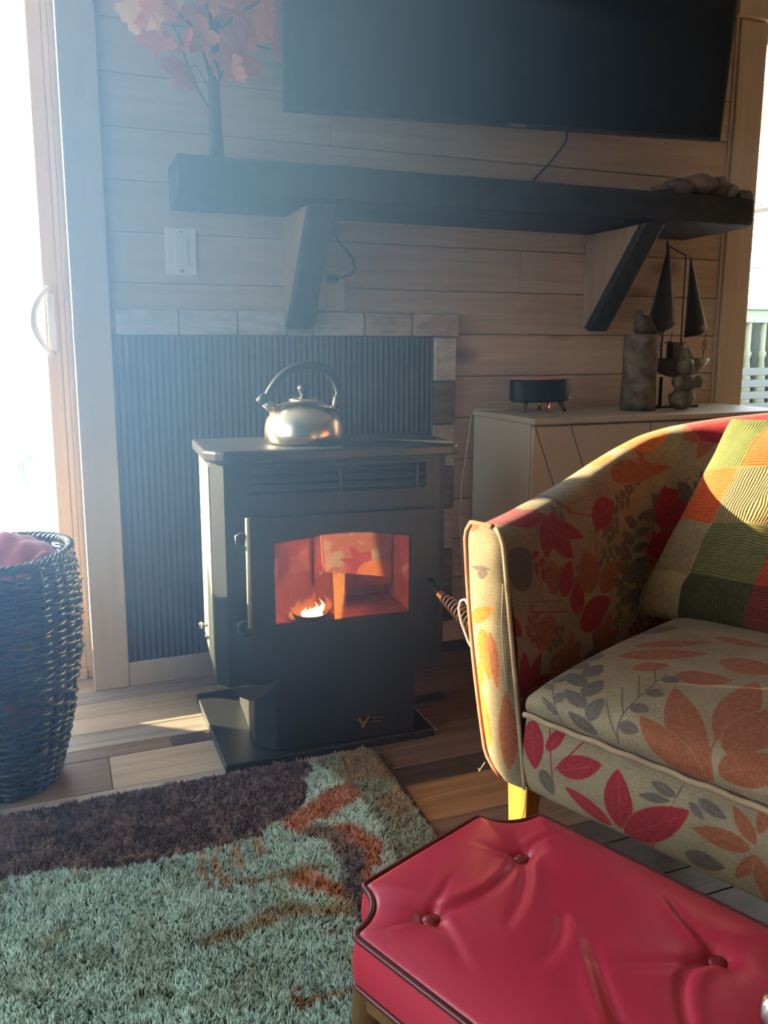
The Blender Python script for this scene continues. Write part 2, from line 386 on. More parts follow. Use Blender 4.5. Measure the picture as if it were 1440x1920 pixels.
# porch beam, rail, bench and tree beyond the right window
tag(MB().box(2.0, 4.6, 3.0, 3.12, 1.86, 2.05).build('porch_beam', M['sash'], bevel=.004), 'pale wooden porch beam crossing above the right window', 'beam')
rl = empty('porch_railing', (3.9, 3.6, -.12), 0, 'pale green painted porch railing with turned balusters outside the right window', 'railing')
M['rail'] = mat('railing_paint', (.20,.25,.20), .6)
MB().box(-1.4, 1.4, -.045, .045, 1.22, 1.27).box(-1.4,1.4,-.02,.02,1.15,1.22).build('handrail', M['rail'], rl, bevel=.006)
MB().box(-1.4, 1.4, -.03, .03, .35, .41).build('bottom_rail', M['rail'], rl, bevel=.005)
prof = [(.016,.41),(.016,.5),(.026,.53),(.018,.56),(.034,.70),(.028,.84),(.016,.95),(.026,.98),(.016,1.0),(.016,1.15)]
MB().box(-1.4, 1.4, .06, .09, .05, 1.18).build('privacy_panel', mat('porch_panel', (.055,.075,.065), .6), rl)
bal = MB().lathe(prof, 12).build('baluster', M['rail'], rl, smooth=True); bal.location = (-1.35, 0, 0)
for k in range(1, 26):
    b2 = bal.copy(); COL.objects.link(b2); b2.location = (-1.35+.108*k, 0, 0)
bn = empty('porch_bench', (3.62, 3.15, -.12), .08, 'dark slatted bench on the porch below the railing', 'bench')
M['bench'] = mat('bench_paint', (.07,.085,.085), .5)
for k in range(5): 
    o = MB().box(-.6, .6, -.008, .008, .62+.062*k, .66+.062*k).build('slat', M['bench'], bn, bevel=.003); o.location = (0, .22, 0)
MB().box(-.6, .6, -.22, .2, .50, .53).build('seat', M['bench'], bn, bevel=.005)
for sx in (-.55, .55):
    for sy in (-.18, .22): 
        MB().box(sx-.025, sx+.025, sy-.025, sy+.025, 0, .5 if sy < 0 else .92).build('leg', M['bench'], bn, bevel=.004)
tr = empty('bare_tree', (7.7, 7.3, -.16), 0, 'bare thin-branched tree behind the porch, seen through the right window', 'tree')
M['bare'] = mat('bare_bark', (.09,.08,.07), .9)
tb = MB()
def branch(p, d, L, r, dep):
    P = [Vector(p)]; dd = Vector(d).normalized()
    for k in range(5):
        dd = (dd+Vector(rng.normal(size=3)*.14)).normalized(); P.append(P[-1]+dd*L/5)
    tb.tube(P, [r*(1-.13*k) for k in range(6)], 5)
    if dep:
        for k in range(5 if dep > 1 else 4):
            q = P[1+int(rng.integers(0, 5))]; nd = (dd*.5+Vector(rng.normal(size=3)*.8)+Vector((0,0,.1))).normalized(); branch(q, nd, L*.62, r*.5, dep-1)
branch((0,0,0), (0,0,1), 2.6, .06, 4)
tb.build('trunk', M['bare'], tr)

# ================================================================== WALL-HUNG THINGS
# corrugated metal sheet behind the stove
cp = empty('corrugated_panel', (.58, 2.18, .03), 0, 'dark corrugated metal sheet on the wall behind the pellet stove', 'panel')
rowsz = []; x0, x1 = .139, 1.021
nx = 520
for z in (.066, .30, .60, .80, .925):
    rowsz.append([(x0+(x1-x0)*k/nx, 2.180-.0022*math.sin((x1-x0)*k/nx*2*PI/.0160), z) for k in range(nx+1)])
MB().grid(rowsz).wbuild('sheet', M['corr'], cp, smooth=True)
MB().box(x0, x1, 2.184, 2.1895, .066, .93).wbuild('backing', M['dark'], cp)
# tile surround
def tile_mat(n, c1, c2, c3):
    m = mat(n, rough=.5, spec=.4); t, b = nt(m); v = coords(t, (9, 9, 26), rand=13)
    nn = tnoise(t, v, 2.2, 6, .65); t.links.new(ramp(t, nn, [(.3, c1), (.5, c2), (.7, c3)]), b.inputs['Base Color']); bump(t, b, nn, .2, .002); return m
TM = [tile_mat('tile_white', (.33,.26,.19), (.46,.39,.31), (.58,.50,.41)), tile_mat('tile_mid', (.26,.16,.11), (.38,.28,.20), (.50,.40,.31)),
      tile_mat('tile_grey', (.30,.27,.24), (.44,.41,.37), (.55,.51,.46)), tile_mat('tile_rust', (.08,.045,.035), (.13,.075,.06), (.20,.12,.09))]
ts = empty('tile_surround', (.60, 2.185, .93), 0, 'row of whitewashed rectangular tiles framing the corrugated sheet', 'tiles')
def tile(xa, xb, za, zb, m, b=True):
    q = MB().box(xa, xb, 2.168, 2.189, za, zb)
    o = q.wbuild('tile', m, ts, bevel=.0015)
    i = .008; MB().tube([(xa+i,2.1675,za+i),(xb-i,2.1675,za+i),(xb-i,2.1675,zb-i),(xa+i,2.1675,zb-i)], .0022, 6, closed=True).wbuild('tile_rim', m, o, smooth=True)
    return o
def X(px, py=610): # helper values measured off the wall plane
    return px
for xa, xb, m in ((.149,.300,2),(.304,.452,2),(.456,.581,2),(.665,.805,2),(.809,.950,1),(.954,1.097,1)):
    tile(xa, xb, .928, .990, TM[m])
zz = .924
for k, m in enumerate((0, 3, 1, 3, 1, 3, 3)):
    z2 = max(zz-.126, .068); tile(1.024, 1.090, z2+.004, zz, TM[m]); zz = z2
    if zz <= .07: break
MB().box(.590, .655, 2.176, 2.189, .928, .936).wbuild('edge_strip', TM[0], ts)
# mantel beam
mt = empty('mantel_shelf', (1.1, 2.19, 1.235), 0, 'long black wooden mantel beam on two angled brackets above the stove', 'mantel')
mb = MB(); G = []
nseg = 80
for i in range(nseg+1):
    u = i/nseg; x = .293+1.612*u; yf = 2.018-.112*u+.004*mnoise.noise(Vector((x*4,0,0)))
    zt = 1.337-.018*u; zb = 1.257-.012*u+.003*mnoise.noise(Vector((x*5,3,0)))
    # plan outline: front edge has a worn chamfer
    G.append([(x,2.188,1.235),(x,2.12,1.236),(x,yf+.02,zb-.006),(x,yf+.003,zb),(x,yf,zb+.012),(x,yf,zt-.008),(x,yf+.004,zt),(x,2.188,zt)])
mb.grid([g+[g[0]] for g in G]); k = len(G[0])+1
mb.add(G[0], [tuple(range(8))]); mb.add(G[-1], [tuple(range(8))[::-1]])
mb.wbuild('beam', M['mantel'], mt, auto=35)
MB().add([(.2915,2.03,1.334),(.2915,2.022,1.334),(.2915,2.020,1.262),(.2915,2.036,1.256)], [(0,1,2,3)]).wbuild('lit_end_edge', M['chrome'], mt, solid=.001)  # added bright strip imitating light along the beam's end edge
for (xc, yt) in ((.585, 1.955), (1.533, 1.925)):
    c = empty('bracket', (xc+.033-1.1, 0, -.001)); c.parent = mt
    # side board
    MB().prism([(xc, 2.188, 1.233), (xc, yt+.018, 1.233), (xc, 2.165, .957), (xc, 2.188, .957)], (.064, 0, 0)).wbuild('bracket_block', M['corbelwood'], c, bevel=.002)
    MB().prism([(xc-.0, yt+.016, 1.234), (xc-.0, yt-.014, 1.234), (xc-.0, 2.150, .944), (xc-.0, 2.178, .957)], (.066, 0, 0)).wbuild('brace', M['brace'], c, bevel=.003)
# television
tvl = empty('television', (.575, 2.11, 1.479), 0, 'large wall-mounted flat television, screen dark, tilted above the mantel', 'television')
BL = Vector((.575, 2.11, 1.479)); BR = Vector((1.89, 2.04, 1.503)); e = (BR-BL).normalized(); nn = e.cross(Vector((0,0,1))).normalized()
ph = math.radians(6.5); up = (Vector((0,0,1))*math.cos(ph)+nn*math.sin(ph)); up = (up-e*up.dot(e)).normalized(); nf = e.cross(up).normalized()
def tvp(a, b, c=0): return BL+e*a+up*b+nf*c
Wt = (BR-BL).length; Ht = Wt*.565
def tvbox(a0,a1,b0,b1,c0,c1):
    P = [tvp(a,b,c) for c in (c0,c1) for a,b in ((a0,b0),(a1,b0),(a1,b1),(a0,b1))]
    return MB().add(P, [(0,3,2,1),(4,5,6,7),(0,1,5,4),(1,2,6,5),(2,3,7,6),(3,0,4,7)])
tvbox(0, Wt, 0, Ht, -.035, -.002).wbuild('housing', M['tvframe'], tvl, bevel=.004)
fb = tvbox(0, Wt, 0, .010, -.002, .002); 
for aa in ((0,.008,.010,Ht),(Wt-.008,Wt,.010,Ht),(.008,Wt-.008,Ht-.008,Ht)):
    q = tvbox(*aa, -.002, .002); fb.add(q.v, q.f)
fb.wbuild('bezel', M['tvframe'], tvl)
tvbox(.008, Wt-.008, .010, Ht-.008, -.002, .0005).wbuild('screen', M['tv'], tvl)
tvbox(.615, .670, -.001, .007, .002, .004).wbuild('badge', M['chrome'], tvl)
tvbox(.4, .9, .25, .45, -.06, -.035).wbuild('wall_mount', M['tvframe'], tvl)
cb = MB().tube([(1.398,2.105,1.51),(1.393,2.10,1.475),(1.386,2.115,1.455),(1.375,2.15,1.425),(1.350,2.168,1.395),(1.322,2.178,1.362),(1.31,2.182,1.335),(1.305,2.184,1.325)], .0032, 8)
o = cb.build('power_cord', M['blackrub'], smooth=True); tag(o, 'thin black cord hanging from the television down behind the mantel', 'cord')
# switch plate and outlet
sp = empty('light_switch', (.317, 2.189, 1.136), 0, 'white rocker light switch plate under the mantel left end', 'switch')
MB().box(.278, .356, 2.183, 2.190, 1.077, 1.195).wbuild('cover_plate', M['white'], sp, bevel=.003)
MB().box(.300, .334, 2.180, 2.186, 1.102, 1.170).wbuild('rocker', M['white'], sp, bevel=.002)
for z in (1.088, 1.184): MB().lathe([(0,0),(.003,0),(.003,.001),(0,.001)], 10).wbuild('screw', M['chrome'], sp).location
for s_, z in zip([c for c in sp.children if c.name.startswith('screw')], (1.088, 1.184)):
    s_.matrix_parent_inverse = Matrix.Identity(4); s_.location = (0, -.006, z-1.136); s_.rotation_euler = (PI/2, 0, 0)
op = empty('wall_outlet', (.716, 2.189, 1.053), 0, 'white two-socket outlet plate beside the left mantel bracket', 'outlet')
MB().box(.678, .755, 2.183, 2.190, .994, 1.113).wbuild('cover_plate', M['white'], op, bevel=.003)
for z in (1.025, 1.082):
    q = MB().box(.700, .734, 2.180, 2.186, z-.019, z+.019).wbuild('socket', M['white'], op, bevel=.006)
    MB().box(.708,.711,2.1785,2.181,z-.002,z+.009).box(.722,.725,2.1785,2.181,z-.001,z+.008).box(.7145,.7185,2.1785,2.181,z-.013,z-.007).wbuild('slots', M['dark'], q)
pc = empty('plug_cord', (.71, 2.16, 1.08), 0, 'black cord with plug in the upper outlet socket, looping down from the mantel', 'cord')
MB().box(.700, .728, 2.150, 2.180, 1.068, 1.090).wbuild('plug', M['black'], pc, bevel=.005)
MB().tube([(.716,2.155,1.080),(.735,2.135,1.083),(.752,2.128,1.088),(.764,2.128,1.105),(.760,2.13,1.125),(.745,2.135,1.148),(.725,2.14,1.17),(.712,2.148,1.20),(.712,2.16,1.235)], .0038, 8).wbuild('cable', M['blackrub'], pc, smooth=True)

# ================================================================== HEARTH PAD + STOVE
tag(MB().box(.288, .777, 1.625, 2.02, 0, .020).build('hearth_pad', M['stove'], bevel=.003), 'flat black hearth pad on the floor under the stove', 'hearth pad')
TH = -math.radians(5)
sv = empty('pellet_stove', (.55, 1.62, .020), TH, 'black pellet stove with glowing fire behind an arched window', 'stove')
Z = -.020
def sb(mb, name, m, par=sv, **k):
    o = mb.build(name, m, par, **k); return o
# body with chamfered front corners, open for the firebox
def body_ring(z): return [(-.246,0,z),(-.27,.032,z),(-.27,.30,z),(.245,.30,z),(.245,.032,z),(.222,0,z)]
bm_ = MB(); r0, r1 = body_ring(.187+Z), body_ring(.668+Z)
bm_.add(r0+r1, [(i, i+1, 7+i, 6+i) for i in range(5)] + [tuple(range(6)), tuple(range(6,12))[::-1]])
# front sheet with the firebox opening
def ring_panel(mb, outer, inner, y, mi=0):
    n = len(outer); mb.add([(a,y,b) for a,b in outer]+[(a,y,b) for a,b in inner], [(i,(i+1)%n,n+(i+1)%n,n+i) for i in range(n)], mi)
def arch(x0,x1,z0,z1,zt,n=12):
    P = [(x0,z0),(x1,z0),(x1,z1)]
    for k in range(1, n): 
        u = k/n; P.append((x1+(x0-x1)*u, z1+(zt-z1)*math.sin(PI*u)))
    P.append((x0,z1)); return P
def rect_like(x0,x1,z0,z1,n=12):
    P = [(x0,z0),(x1,z0),(x1,z1)]
    for k in range(1, n): P.append((x1+(x0-x1)*k/n, z1))
    P.append((x0,z1)); return P
inner = arch(-.155,.160,.312+Z,.502+Z,.514+Z)
ring_panel(bm_, rect_like(-.246,.222,.187+Z,.668+Z), inner, 0)
sb(bm_, 'body', M['stove'])
# top slab
ts_ = [(-.283,.02),(-.262,-.008),(-.245,-.02),(.245,-.02),(.262,-.004),(.268,.24),(-.292,.235)]
sb(MB().prism([(a,b,.668+Z) for a,b in ts_], (0,0,.024)), 'top_plate', M['stovetop'], bevel=.006, bseg=3)
sb(MB().box(-.175,-.125,-.004,.002,.692+Z,.6925+Z), 'lid_slot', M['dark'])
# louvre grille
gl = MB(); ring_panel(gl, [(-.205,.590+Z),(.195,.590+Z),(.195,.660+Z),(-.205,.660+Z)], [(-.195,.598+Z),(.186,.598+Z),(.186,.654+Z),(-.195,.654+Z)], -.006)
gl.box(-.205,.195,-.006,0,.588+Z,.590+Z)
g = sb(gl, 'grille', M['stove'], solid=.003)
sb(MB().box(-.195,.186,-.0015,-.001,.598+Z,.654+Z), 'grille_recess', M['dark'])
for k in range(3):
    zc = .608+.018*k+Z
    sb(MB().prism([(-.195,-.012,zc+.0),(-.195,-.010,zc-.002),(-.195,-.001,zc+.008),(-.195,-.003,zc+.010)], (.381,0,0)), 'louvre', M['stovetop'])
for xx in (-.005, .165): sb(MB().box(xx-.0015,xx+.0015,-.013,-.002,.598+Z,.654+Z), 'grille_bar', M['stovetop'])
# door
dr = MB(); oo = rect_like(-.207,.203,.262+Z,.552+Z)
ring_panel(dr, oo, arch(-.151,.152,.318+Z,.498+Z,.511+Z), -.016)
ring_panel(dr, arch(-.151,.152,.318+Z,.498+Z,.511+Z), arch(-.147,.148,.322+Z,.494+Z,.507+Z), -.010)
n_ = len(oo); dr.add([(a,-.016,b) for a,b in oo]+[(a,-.001,b) for a,b in oo], [(i, n_+i, n_+(i+1)%n_, (i+1)%n_) for i in range(n_)])
ia = arch(-.151,.152,.318+Z,.498+Z,.511+Z); dr.add([(a,-.016,b) for a,b in ia]+[(a,-.010,b) for a,b in ia], [(i,(i+1)%n_, n_+(i+1)%n_, n_+i) for i in range(n_)])
door = sb(dr, 'door', M['stove'])
def fireglass():
    m = bpy.data.materials.new('fire_glass'); m.use_nodes = True; t = m.node_tree; t.nodes.clear()
    o = t.nodes.new('ShaderNodeOutputMaterial'); mx = t.nodes.new('ShaderNodeMixShader'); tr = t.nodes.new('ShaderNodeBsdfTransparent'); gl = t.nodes.new('ShaderNodeBsdfGlossy')
    gl.inputs['Roughness'].default_value = .015; tr.inputs[0].default_value = (.80,.70,.62,1); mx.inputs[0].default_value = .22
    t.links.new(tr.outputs[0], mx.inputs[1]); t.links.new(gl.outputs[0], mx.inputs[2]); t.links.new(mx.outputs[0], o.inputs[0]); return m
M['fglass'] = fireglass()
gi = arch(-.151,.152,.318+Z,.498+Z,.511+Z); sb(MB().add([(a,-.011,b) for a,b in gi], [tuple(range(len(gi)))]), 'glass', M['fglass'], door)
# firebox
M['refract'] = mottle('firebox_brick', (.20,.06,.045), (.36,.13,.10), 14, .85, bs=.3)
fbx = MB().add([(-.17,.006,.30+Z),(.17,.006,.30+Z),(.17,.21,.30+Z),(-.17,.21,.30+Z),(-.17,.006,.53+Z),(.17,.006,.53+Z),(.17,.21,.53+Z),(-.17,.21,.53+Z)], [(0,1,2,3),(4,7,6,5),(1,5,6,2),(2,6,7,3),(3,7,4,0)])
fx_ = sb(fbx, 'firebox', M['refract'])
sb(MB().box(-.168,-.03,.185,.208,.33+Z,.51+Z), 'brick_panel', M['refract'], fx_, bevel=.004)
sb(MB().box(-.024,.168,.175,.208,.33+Z,.51+Z), 'brick_panel', M['refract'], fx_, bevel=.004)
sb(MB().lathe([(.038,0),(.044,.012),(.040,.012),(.034,.004),(0,.004)], 20, (-.055,.075,.302+Z)), 'burn_pot', M['iron'], fx_, smooth=True)
# flames: tongues that give off light
def flame_mat(name, lo, hi, s, z0, z1, alpha=.5):
    m = bpy.data.materials.new(name); m.use_nodes = True; t = m.node_tree; t.nodes.clear()
    o = t.nodes.new('ShaderNodeOutputMaterial'); em = t.nodes.new('ShaderNodeEmission'); tr = t.nodes.new('ShaderNodeBsdfTransparent'); mx = t.nodes.new('ShaderNodeMixShader')
    tc = t.nodes.new('ShaderNodeTexCoord'); sp_ = t.nodes.new('ShaderNodeSeparateXYZ'); t.links.new(tc.outputs['Object'], sp_.inputs[0])
    mr = t.nodes.new('ShaderNodeMapRange'); mr.inputs['From Min'].default_value = z0; mr.inputs['From Max'].default_value = z1; t.links.new(sp_.outputs['Z'], mr.inputs[0])
    t.links.new(ramp(t, mr.outputs[0], [(0, lo), (1, hi)]), em.inputs[0]); em.inputs[1].default_value = s
    lw = t.nodes.new('ShaderNodeLayerWeight'); lw.inputs[0].default_value = .35
    iv = t.nodes.new('ShaderNodeMath'); iv.operation = 'SUBTRACT'; iv.inputs[0].default_value = 1; t.links.new(lw.outputs['Facing'], iv.inputs[1])
    pw = t.nodes.new('ShaderNodeMath'); pw.operation = 'POWER'; pw.inputs[1].default_value = 2.0; t.links.new(iv.outputs[0], pw.inputs[0])
    fa = t.nodes.new('ShaderNodeMapRange'); fa.inputs['From Min'].default_value = 1; fa.inputs['From Max'].default_value = 0; fa.inputs['To Min'].default_value = 0.0; fa.inputs['To Max'].default_value = alpha; t.links.new(mr.outputs[0], fa.inputs[0])
    mu = t.nodes.new('ShaderNodeMath'); mu.operation = 'MULTIPLY'; t.links.new(pw.outputs[0], mu.inputs[0]); t.links.new(fa.outputs[0], mu.inputs[1])
    t.links.new(mu.outputs[0], mx.inputs[0]); t.links.new(tr.outputs[0], mx.inputs[1]); t.links.new(em.outputs[0], mx.inputs[2]); t.links.new(mx.outputs[0], o.inputs[0]); return m
fl_ = empty('flames', (.55+(-.055)*math.cos(TH)-.075*math.sin(TH), 1.62+(-.055)*math.sin(TH)+.075*math.cos(TH), .312), TH, 'orange and yellow flames over the burn pot inside the stove', 'fire')
M['flame_hot'] = flame_mat('flame_hot', (1,.80,.32), (1,.45,.07), 30, -.01, .038, 1.0)
M['flame_mid'] = flame_mat('flame_mid', (1,.30,.04), (1,.10,.01), 1.5, -.01, .075, .8)
M['flame_low'] = flame_mat('flame_low', (.9,.14,.03), (.8,.06,.015), .7, -.01, .19, .6)
def tongue(x, y, h, r, mname, sw=0.0, z0=-.012):
    P = []; R = []
    for k in range(11):
        u = k/10; P.append((x+sw*math.sin(u*2.6)*u+.004*math.sin(u*9+x*90), y+.003*math.sin(u*7+x*50), z0+h*u)); R.append(max(.0006, r*(math.sin(PI*min(1,u*.85+.18)))**1.2*(1-u*.55)))
    return MB().tube(P, R, 14).build('tongue', M[mname], fl_, smooth=True)
for x, y, h, r, s in ((-.016,-.02,.030,.011,-.003),(.004,-.022,.040,.013,.004),(.017,-.018,.048,.010,.005),(-.006,-.01,.026,.014,0)): tongue(x, y, h, r, 'flame_hot', s)
for x, y, h, r, s in ((-.02,.0,.045,.022,-.01),(0,.01,.058,.026,.01),(.025,0,.050,.020,.018),(-.034,.004,.030,.016,-.008)): tongue(x, y, h, r, 'flame_mid', s)
for x, y, h, r, s in ((-.075,.03,.17,.030,-.01),(-.045,.04,.15,.030,.01),(-.01,.05,.18,.034,-.02),(.03,.05,.15,.030,.03),(.065,.05,.10,.03,.02),(-.09,.03,.12,.02,0)): tongue(x, y, h, r, 'flame_low', s)
pl = bpy.data.lights.new('fire_light', 'POINT'); pl.energy = 1.7; pl.color = (1,.28,.07); pl.shadow_soft_size = .03
po = bpy.data.objects.new('fire_light', pl); COL.objects.link(po); po.parent = fl_; po.location = (0, 0, .045)
# hinges, rod, latch
rod = MB().tube([(-.203,-.026,.325+Z),(-.203,-.026,.556+Z)], .0050, 12); sb(rod, 'hinge_rod', M['side'] if 'side' in M else mat('hinge_rod_metal', (.50,.45,.28), .4, .3), smooth=True)
for zc in (.508, .322):
    sb(MB().tube([(-.206,-.020,zc-.013+Z),(-.216,-.024,zc-.013+Z),(-.224,-.024,zc-.006+Z),(-.225,-.022,zc+.010+Z),(-.214,-.020,zc+.015+Z),(-.204,-.020,zc+.012+Z)], .0052, 8), 'hinge', M['stove'], smooth=True)
lt = empty('latch_handle', (.197, -.018, .388+Z)); lt.parent = sv
MB().tube([(0,.012,.004),(0,0,.002),(-.004,-.03,0),(-.012,-.085,-.002)], .0052, 10).build('latch_rod', M['iron'], lt, smooth=True)
d0 = Vector((-.012,-.085,-.002)); dd = Vector((.052,-.175,-.052)); L_ = dd.length; dn = dd.normalized(); ua = dn.cross(Vector((0,0,1))).normalized(); ub = dn.cross(ua)
MB().tube([d0, d0+dn*.016], .0085, 14).build('ferrule', M['copper'], lt, smooth=False)
pts = []; turns = 14
for k in range(turns*14+1):
    u = k/(turns*14); rr = .0085+.0100*math.sin(PI*min(1, u*.62+.03)); a = 2*PI*turns*u
    pts.append(d0+dn*(.016+(L_-.03)*u)+ua*rr*math.cos(a)+ub*rr*math.sin(a))
MB().tube(pts, .0017, 6).build('spring_grip', M['spring'], lt, smooth=True)
MB().tube([d0+dn*.016, d0+dn*(L_-.01)], .0045, 8).build('core_rod', M['iron'], lt, smooth=True)
# left side knob, lip, pedestal
sb(MB().tube([(-.272,.20,.262+Z),(-.286,.20,.262+Z)], [.006,.006], 10).tube([(-.286,.20,.262+Z),(-.292,.20,.262+Z)], .008, 12).tube([(-.272,.17,.243+Z),(-.282,.17,.243+Z)], .006, 10), 'side_knob', M['chrome'], smooth=True)
M['side'] = mat('side_panel_glare', (.52,.47,.27), .45, .3)  # pale colour imitates sun glare on the dark stove side
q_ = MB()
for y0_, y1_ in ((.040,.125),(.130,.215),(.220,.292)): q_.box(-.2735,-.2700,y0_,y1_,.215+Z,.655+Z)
sp_o = sb(q_, 'side_glare_panel', M['side'], bevel=.001); sp_o['label'] = 'side panel coloured pale to imitate sun glare'
sb(MB().add([(-.240,-.002,.188+Z),(-.165,-.003,.186+Z),(-.172,-.012,.166+Z),(-.205,-.014,.158+Z),(-.236,-.008,.172+Z),(-.135,-.002,.195+Z),(-.180,-.014,.160+Z)], [(0,1,2,3,4),(1,5,6,2)]), 'ash_lip', M['stovetop'], solid=.003)
pr = lambda z: [(-.145,.012,z),(-.19,.052,z),(-.195,.29,z),(.175,.29,z),(.175,.02,z)]
pd = MB(); a_, b_ = pr(Z+.0205), pr(.187+Z); pd.add(a_+b_, [(i,(i+1)%5,5+(i+1)%5,5+i) for i in range(5)]+[(0,4,3,2,1),(5,6,7,8,9)])
ped = sb(pd, 'pedestal', M['stove'], bevel=.004)
tk = MB().prism([(.036,.014,.072+Z),(.043,.014,.074+Z),(.050,.014,.062+Z),(.062,.014,.078+Z),(.066,.014,.076+Z),(.052,.014,.050+Z),(.047,.014,.050+Z),(.045,.014,.060+Z)], (0,-.001,0)); sb(tk, 'gold_mark', M['brass'], ped)
sb(MB().box(.072,.098,.0145,.0155,.069+Z,.0705+Z).box(.072,.094,.0145,.0155,.060+Z,.0615+Z), 'faint_lettering', M['brass'], ped)

# ================================================================== KETTLE
kt = empty('kettle', (.503, 1.735, .692), 0, 'polished steel whistling kettle with black handle standing on the stove', 'kettle')
R = .0705
prof = [(0,0),(R*.94,0),(R,.004),(R*1.01,.022),(R*.99,.035),(R*.955,.045),(R*.88,.056),(R*.75,.068),(R*.58,.0775),(R*.40,.083),(R*.36,.0845)]
MB().lathe(prof, 48).build('body', M['steel'], kt, smooth=True)
MB().lathe([(R*.37,.0835),(R*.37,.087),(R*.30,.0895),(.006,.091),(.006,.096),(0,.096)], 32).build('lid', M['steel'], kt, smooth=True)
kn = MB().lathe([(.005,.094),(.008,.100),(.011,.106),(.011,.111),(.007,.1155),(0,.117)], 20).build('lid_knob', M['black'], kt, smooth=True)
MB().tube([(-.048,0,.062),(-.062,0,.076),(-.074,0,.088)], [.014,.0115,.010], 14).build('spout', M['steel'], kt, smooth=True)
MB().tube([(-.070,0,.084),(-.080,0,.094)], [.012,.010], 12).build('spout_cap', M['black'], kt, smooth=True)
hp = []
ctrl = [(-.070,.090),(-.058,.112),(-.040,.136),(-.014,.152),(.012,.156),(.038,.150),(.058,.130),(.068,.104),(.067,.080),(.060,.066)]
MB().tube([(x,0,z) for x,z in ctrl], [.006,.0075,.0085,.009,.009,.009,.0085,.008,.0075,.007], 14).build('handle', M['black'], kt, smooth=True, sub=1)
MB().tube([(.061,0,.094),(.058,0,.075),(.055,0,.060)], .004, 8).build('handle_bracket', M['steel'], kt, smooth=True)

kt.scale = (1.22, 1.22, 1.08)
# ================================================================== SIDEBOARD
sd = empty('sideboard', (1.57, 2.01, 0), 0, 'cream painted sideboard with diagonal grooved doors against the wall, right of the stove', 'sideboard')
DX0, DX1, DY = 1.152, 2.05, 1.84
MB().box(DX0, DX1, DY-.004, 2.174, .697, .713).wbuild('top', M['dresser'], sd, bevel=.003)
MB().box(DX0+.002, DX1-.002, DY+.018, 2.172, .055, .697).wbuild('carcass', M['dresser'], sd, bevel=.003)
MB().box(DX0+.02, DX1-.02, DY+.012, DY+.0185, .07, .690).wbuild('recess', M['dark'], sd)
for sx in (DX0+.04, DX1-.04):
    for sy in (DY+.05, 2.13): MB().lathe([(.016,0),(.022,.055)], 14).wbuild('leg', M['dresser'], sd, smooth=True)
legs = [c for c in sd.children if c.name.startswith('leg')]
for l_, (sx, sy) in zip(legs, [(a, b) for a in (DX0+.04, DX1-.04) for b in (DY+.05, 2.13)]): l_.matrix_parent_inverse = Matrix.Identity(4); l_.location = (sx-1.57, sy-2.01, 0)
def clip(poly, a, b, c):
    out = []
    for i in range(len(poly)):
        p, q = poly[i], poly[(i+1) % len(poly)]; fp = a*p[0]+b*p[1]-c; fq = a*q[0]+b*q[1]-c
        if fp >= 0: out.append(p)
        if fp*fq < 0:
            u = fp/(fp-fq); out.append((p[0]+(q[0]-p[0])*u, p[1]+(q[1]-p[1])*u))
    return out
def dresser_door(xa, xb, cuts):
    d = empty('door', ((xa+xb)/2-1.57, DY-2.01, .38)); d.parent = sd
    base = [(xa,.070),(xb,.070),(xb,.692),(xa,.692)]; pieces = [base]
    for (x1,z1,x2,z2) in cuts:
        a, b = (z2-z1), -(x2-x1); L = math.hypot(a,b); a/=L; b/=L; c = a*x1+b*z1; g = .0016; new = []
        for p in pieces:
            for s_ in (1,-1):
                q = clip(p, a*s_, b*s_, c*s_+g)
                if len(q) >= 3: new.append(q)
        pieces = new
    for p in pieces: MB().prism([(x, DY, z) for x, z in p], (0,.012,0)).wbuild('panel', M['dresser'], d, bevel=.001, bseg=1)
m1 = (DX0+1.548)/2+.0
dresser_door(1.154, 1.529, [(1.154,.706,1.231,.512-.0), (1.264,.704,1.40,.362)])
dresser_door(1.533, 1.905, [(1.528,.69,1.40,.36), (1.62,.70,1.76,.34), (1.905,.60,1.75,.30)])
dresser_door(1.909, 2.046, [(1.99,.70,1.91,.40)])
MB().tube([(1.245,2.10,.722),(1.21,2.12,.7155),(1.16,2.165,.7155),(1.146,2.172,.70),(1.135,2.175,.60),(1.118,2.172,.50),(1.112,2.165,.38),(1.125,2.165,.20),(1.13,2.16,.003),(1.20,2.17,.003)], .0018, 6).build('thin_cable', M['cream'], smooth=True)
tag(bpy.data.objects['thin_cable'], 'thin cream cable hanging beside the sideboard left end', 'cable')
# speaker
sk = empty('speaker', (1.302, 2.05, .713), 0, 'black oval speaker on copper peg legs on the sideboard', 'speaker')
def oval(x, y, z, a): return x, y*.55, z
MB().lathe([(0,.030),(.088,.030),(.095,.034),(.096,.088),(.092,.092),(0,.092)], 40, fx=oval).build('cabinet', M['black'], sk, smooth=False, auto=40)
MB().lathe([(.078,.0925),(.090,.0935),(.092,.096),(.086,.098),(.078,.097)], 40, fx=oval).build('light_ring', mat('pink_ring', (.55,.25,.24), .3), sk, smooth=True)
MB().box(.070,.086,-.030,-.026,.038,.043).build('badge', M['chrome'], sk)
for (x, y) in ((-.055,-.02),(.055,-.02),(.02,.03)):
    MB().tube([(x,y,.031),(x*1.28,y*1.3,0)], [.007,.005], 12).build('leg', M['copper'] if x > .0 and y > 0 else M['legwood'], sk, smooth=True)
MB().tube([(.006,-.045,.03),(.006,-.047,.0)], [.008,.008], 12).build('leg', M['copper'], sk, smooth=True)
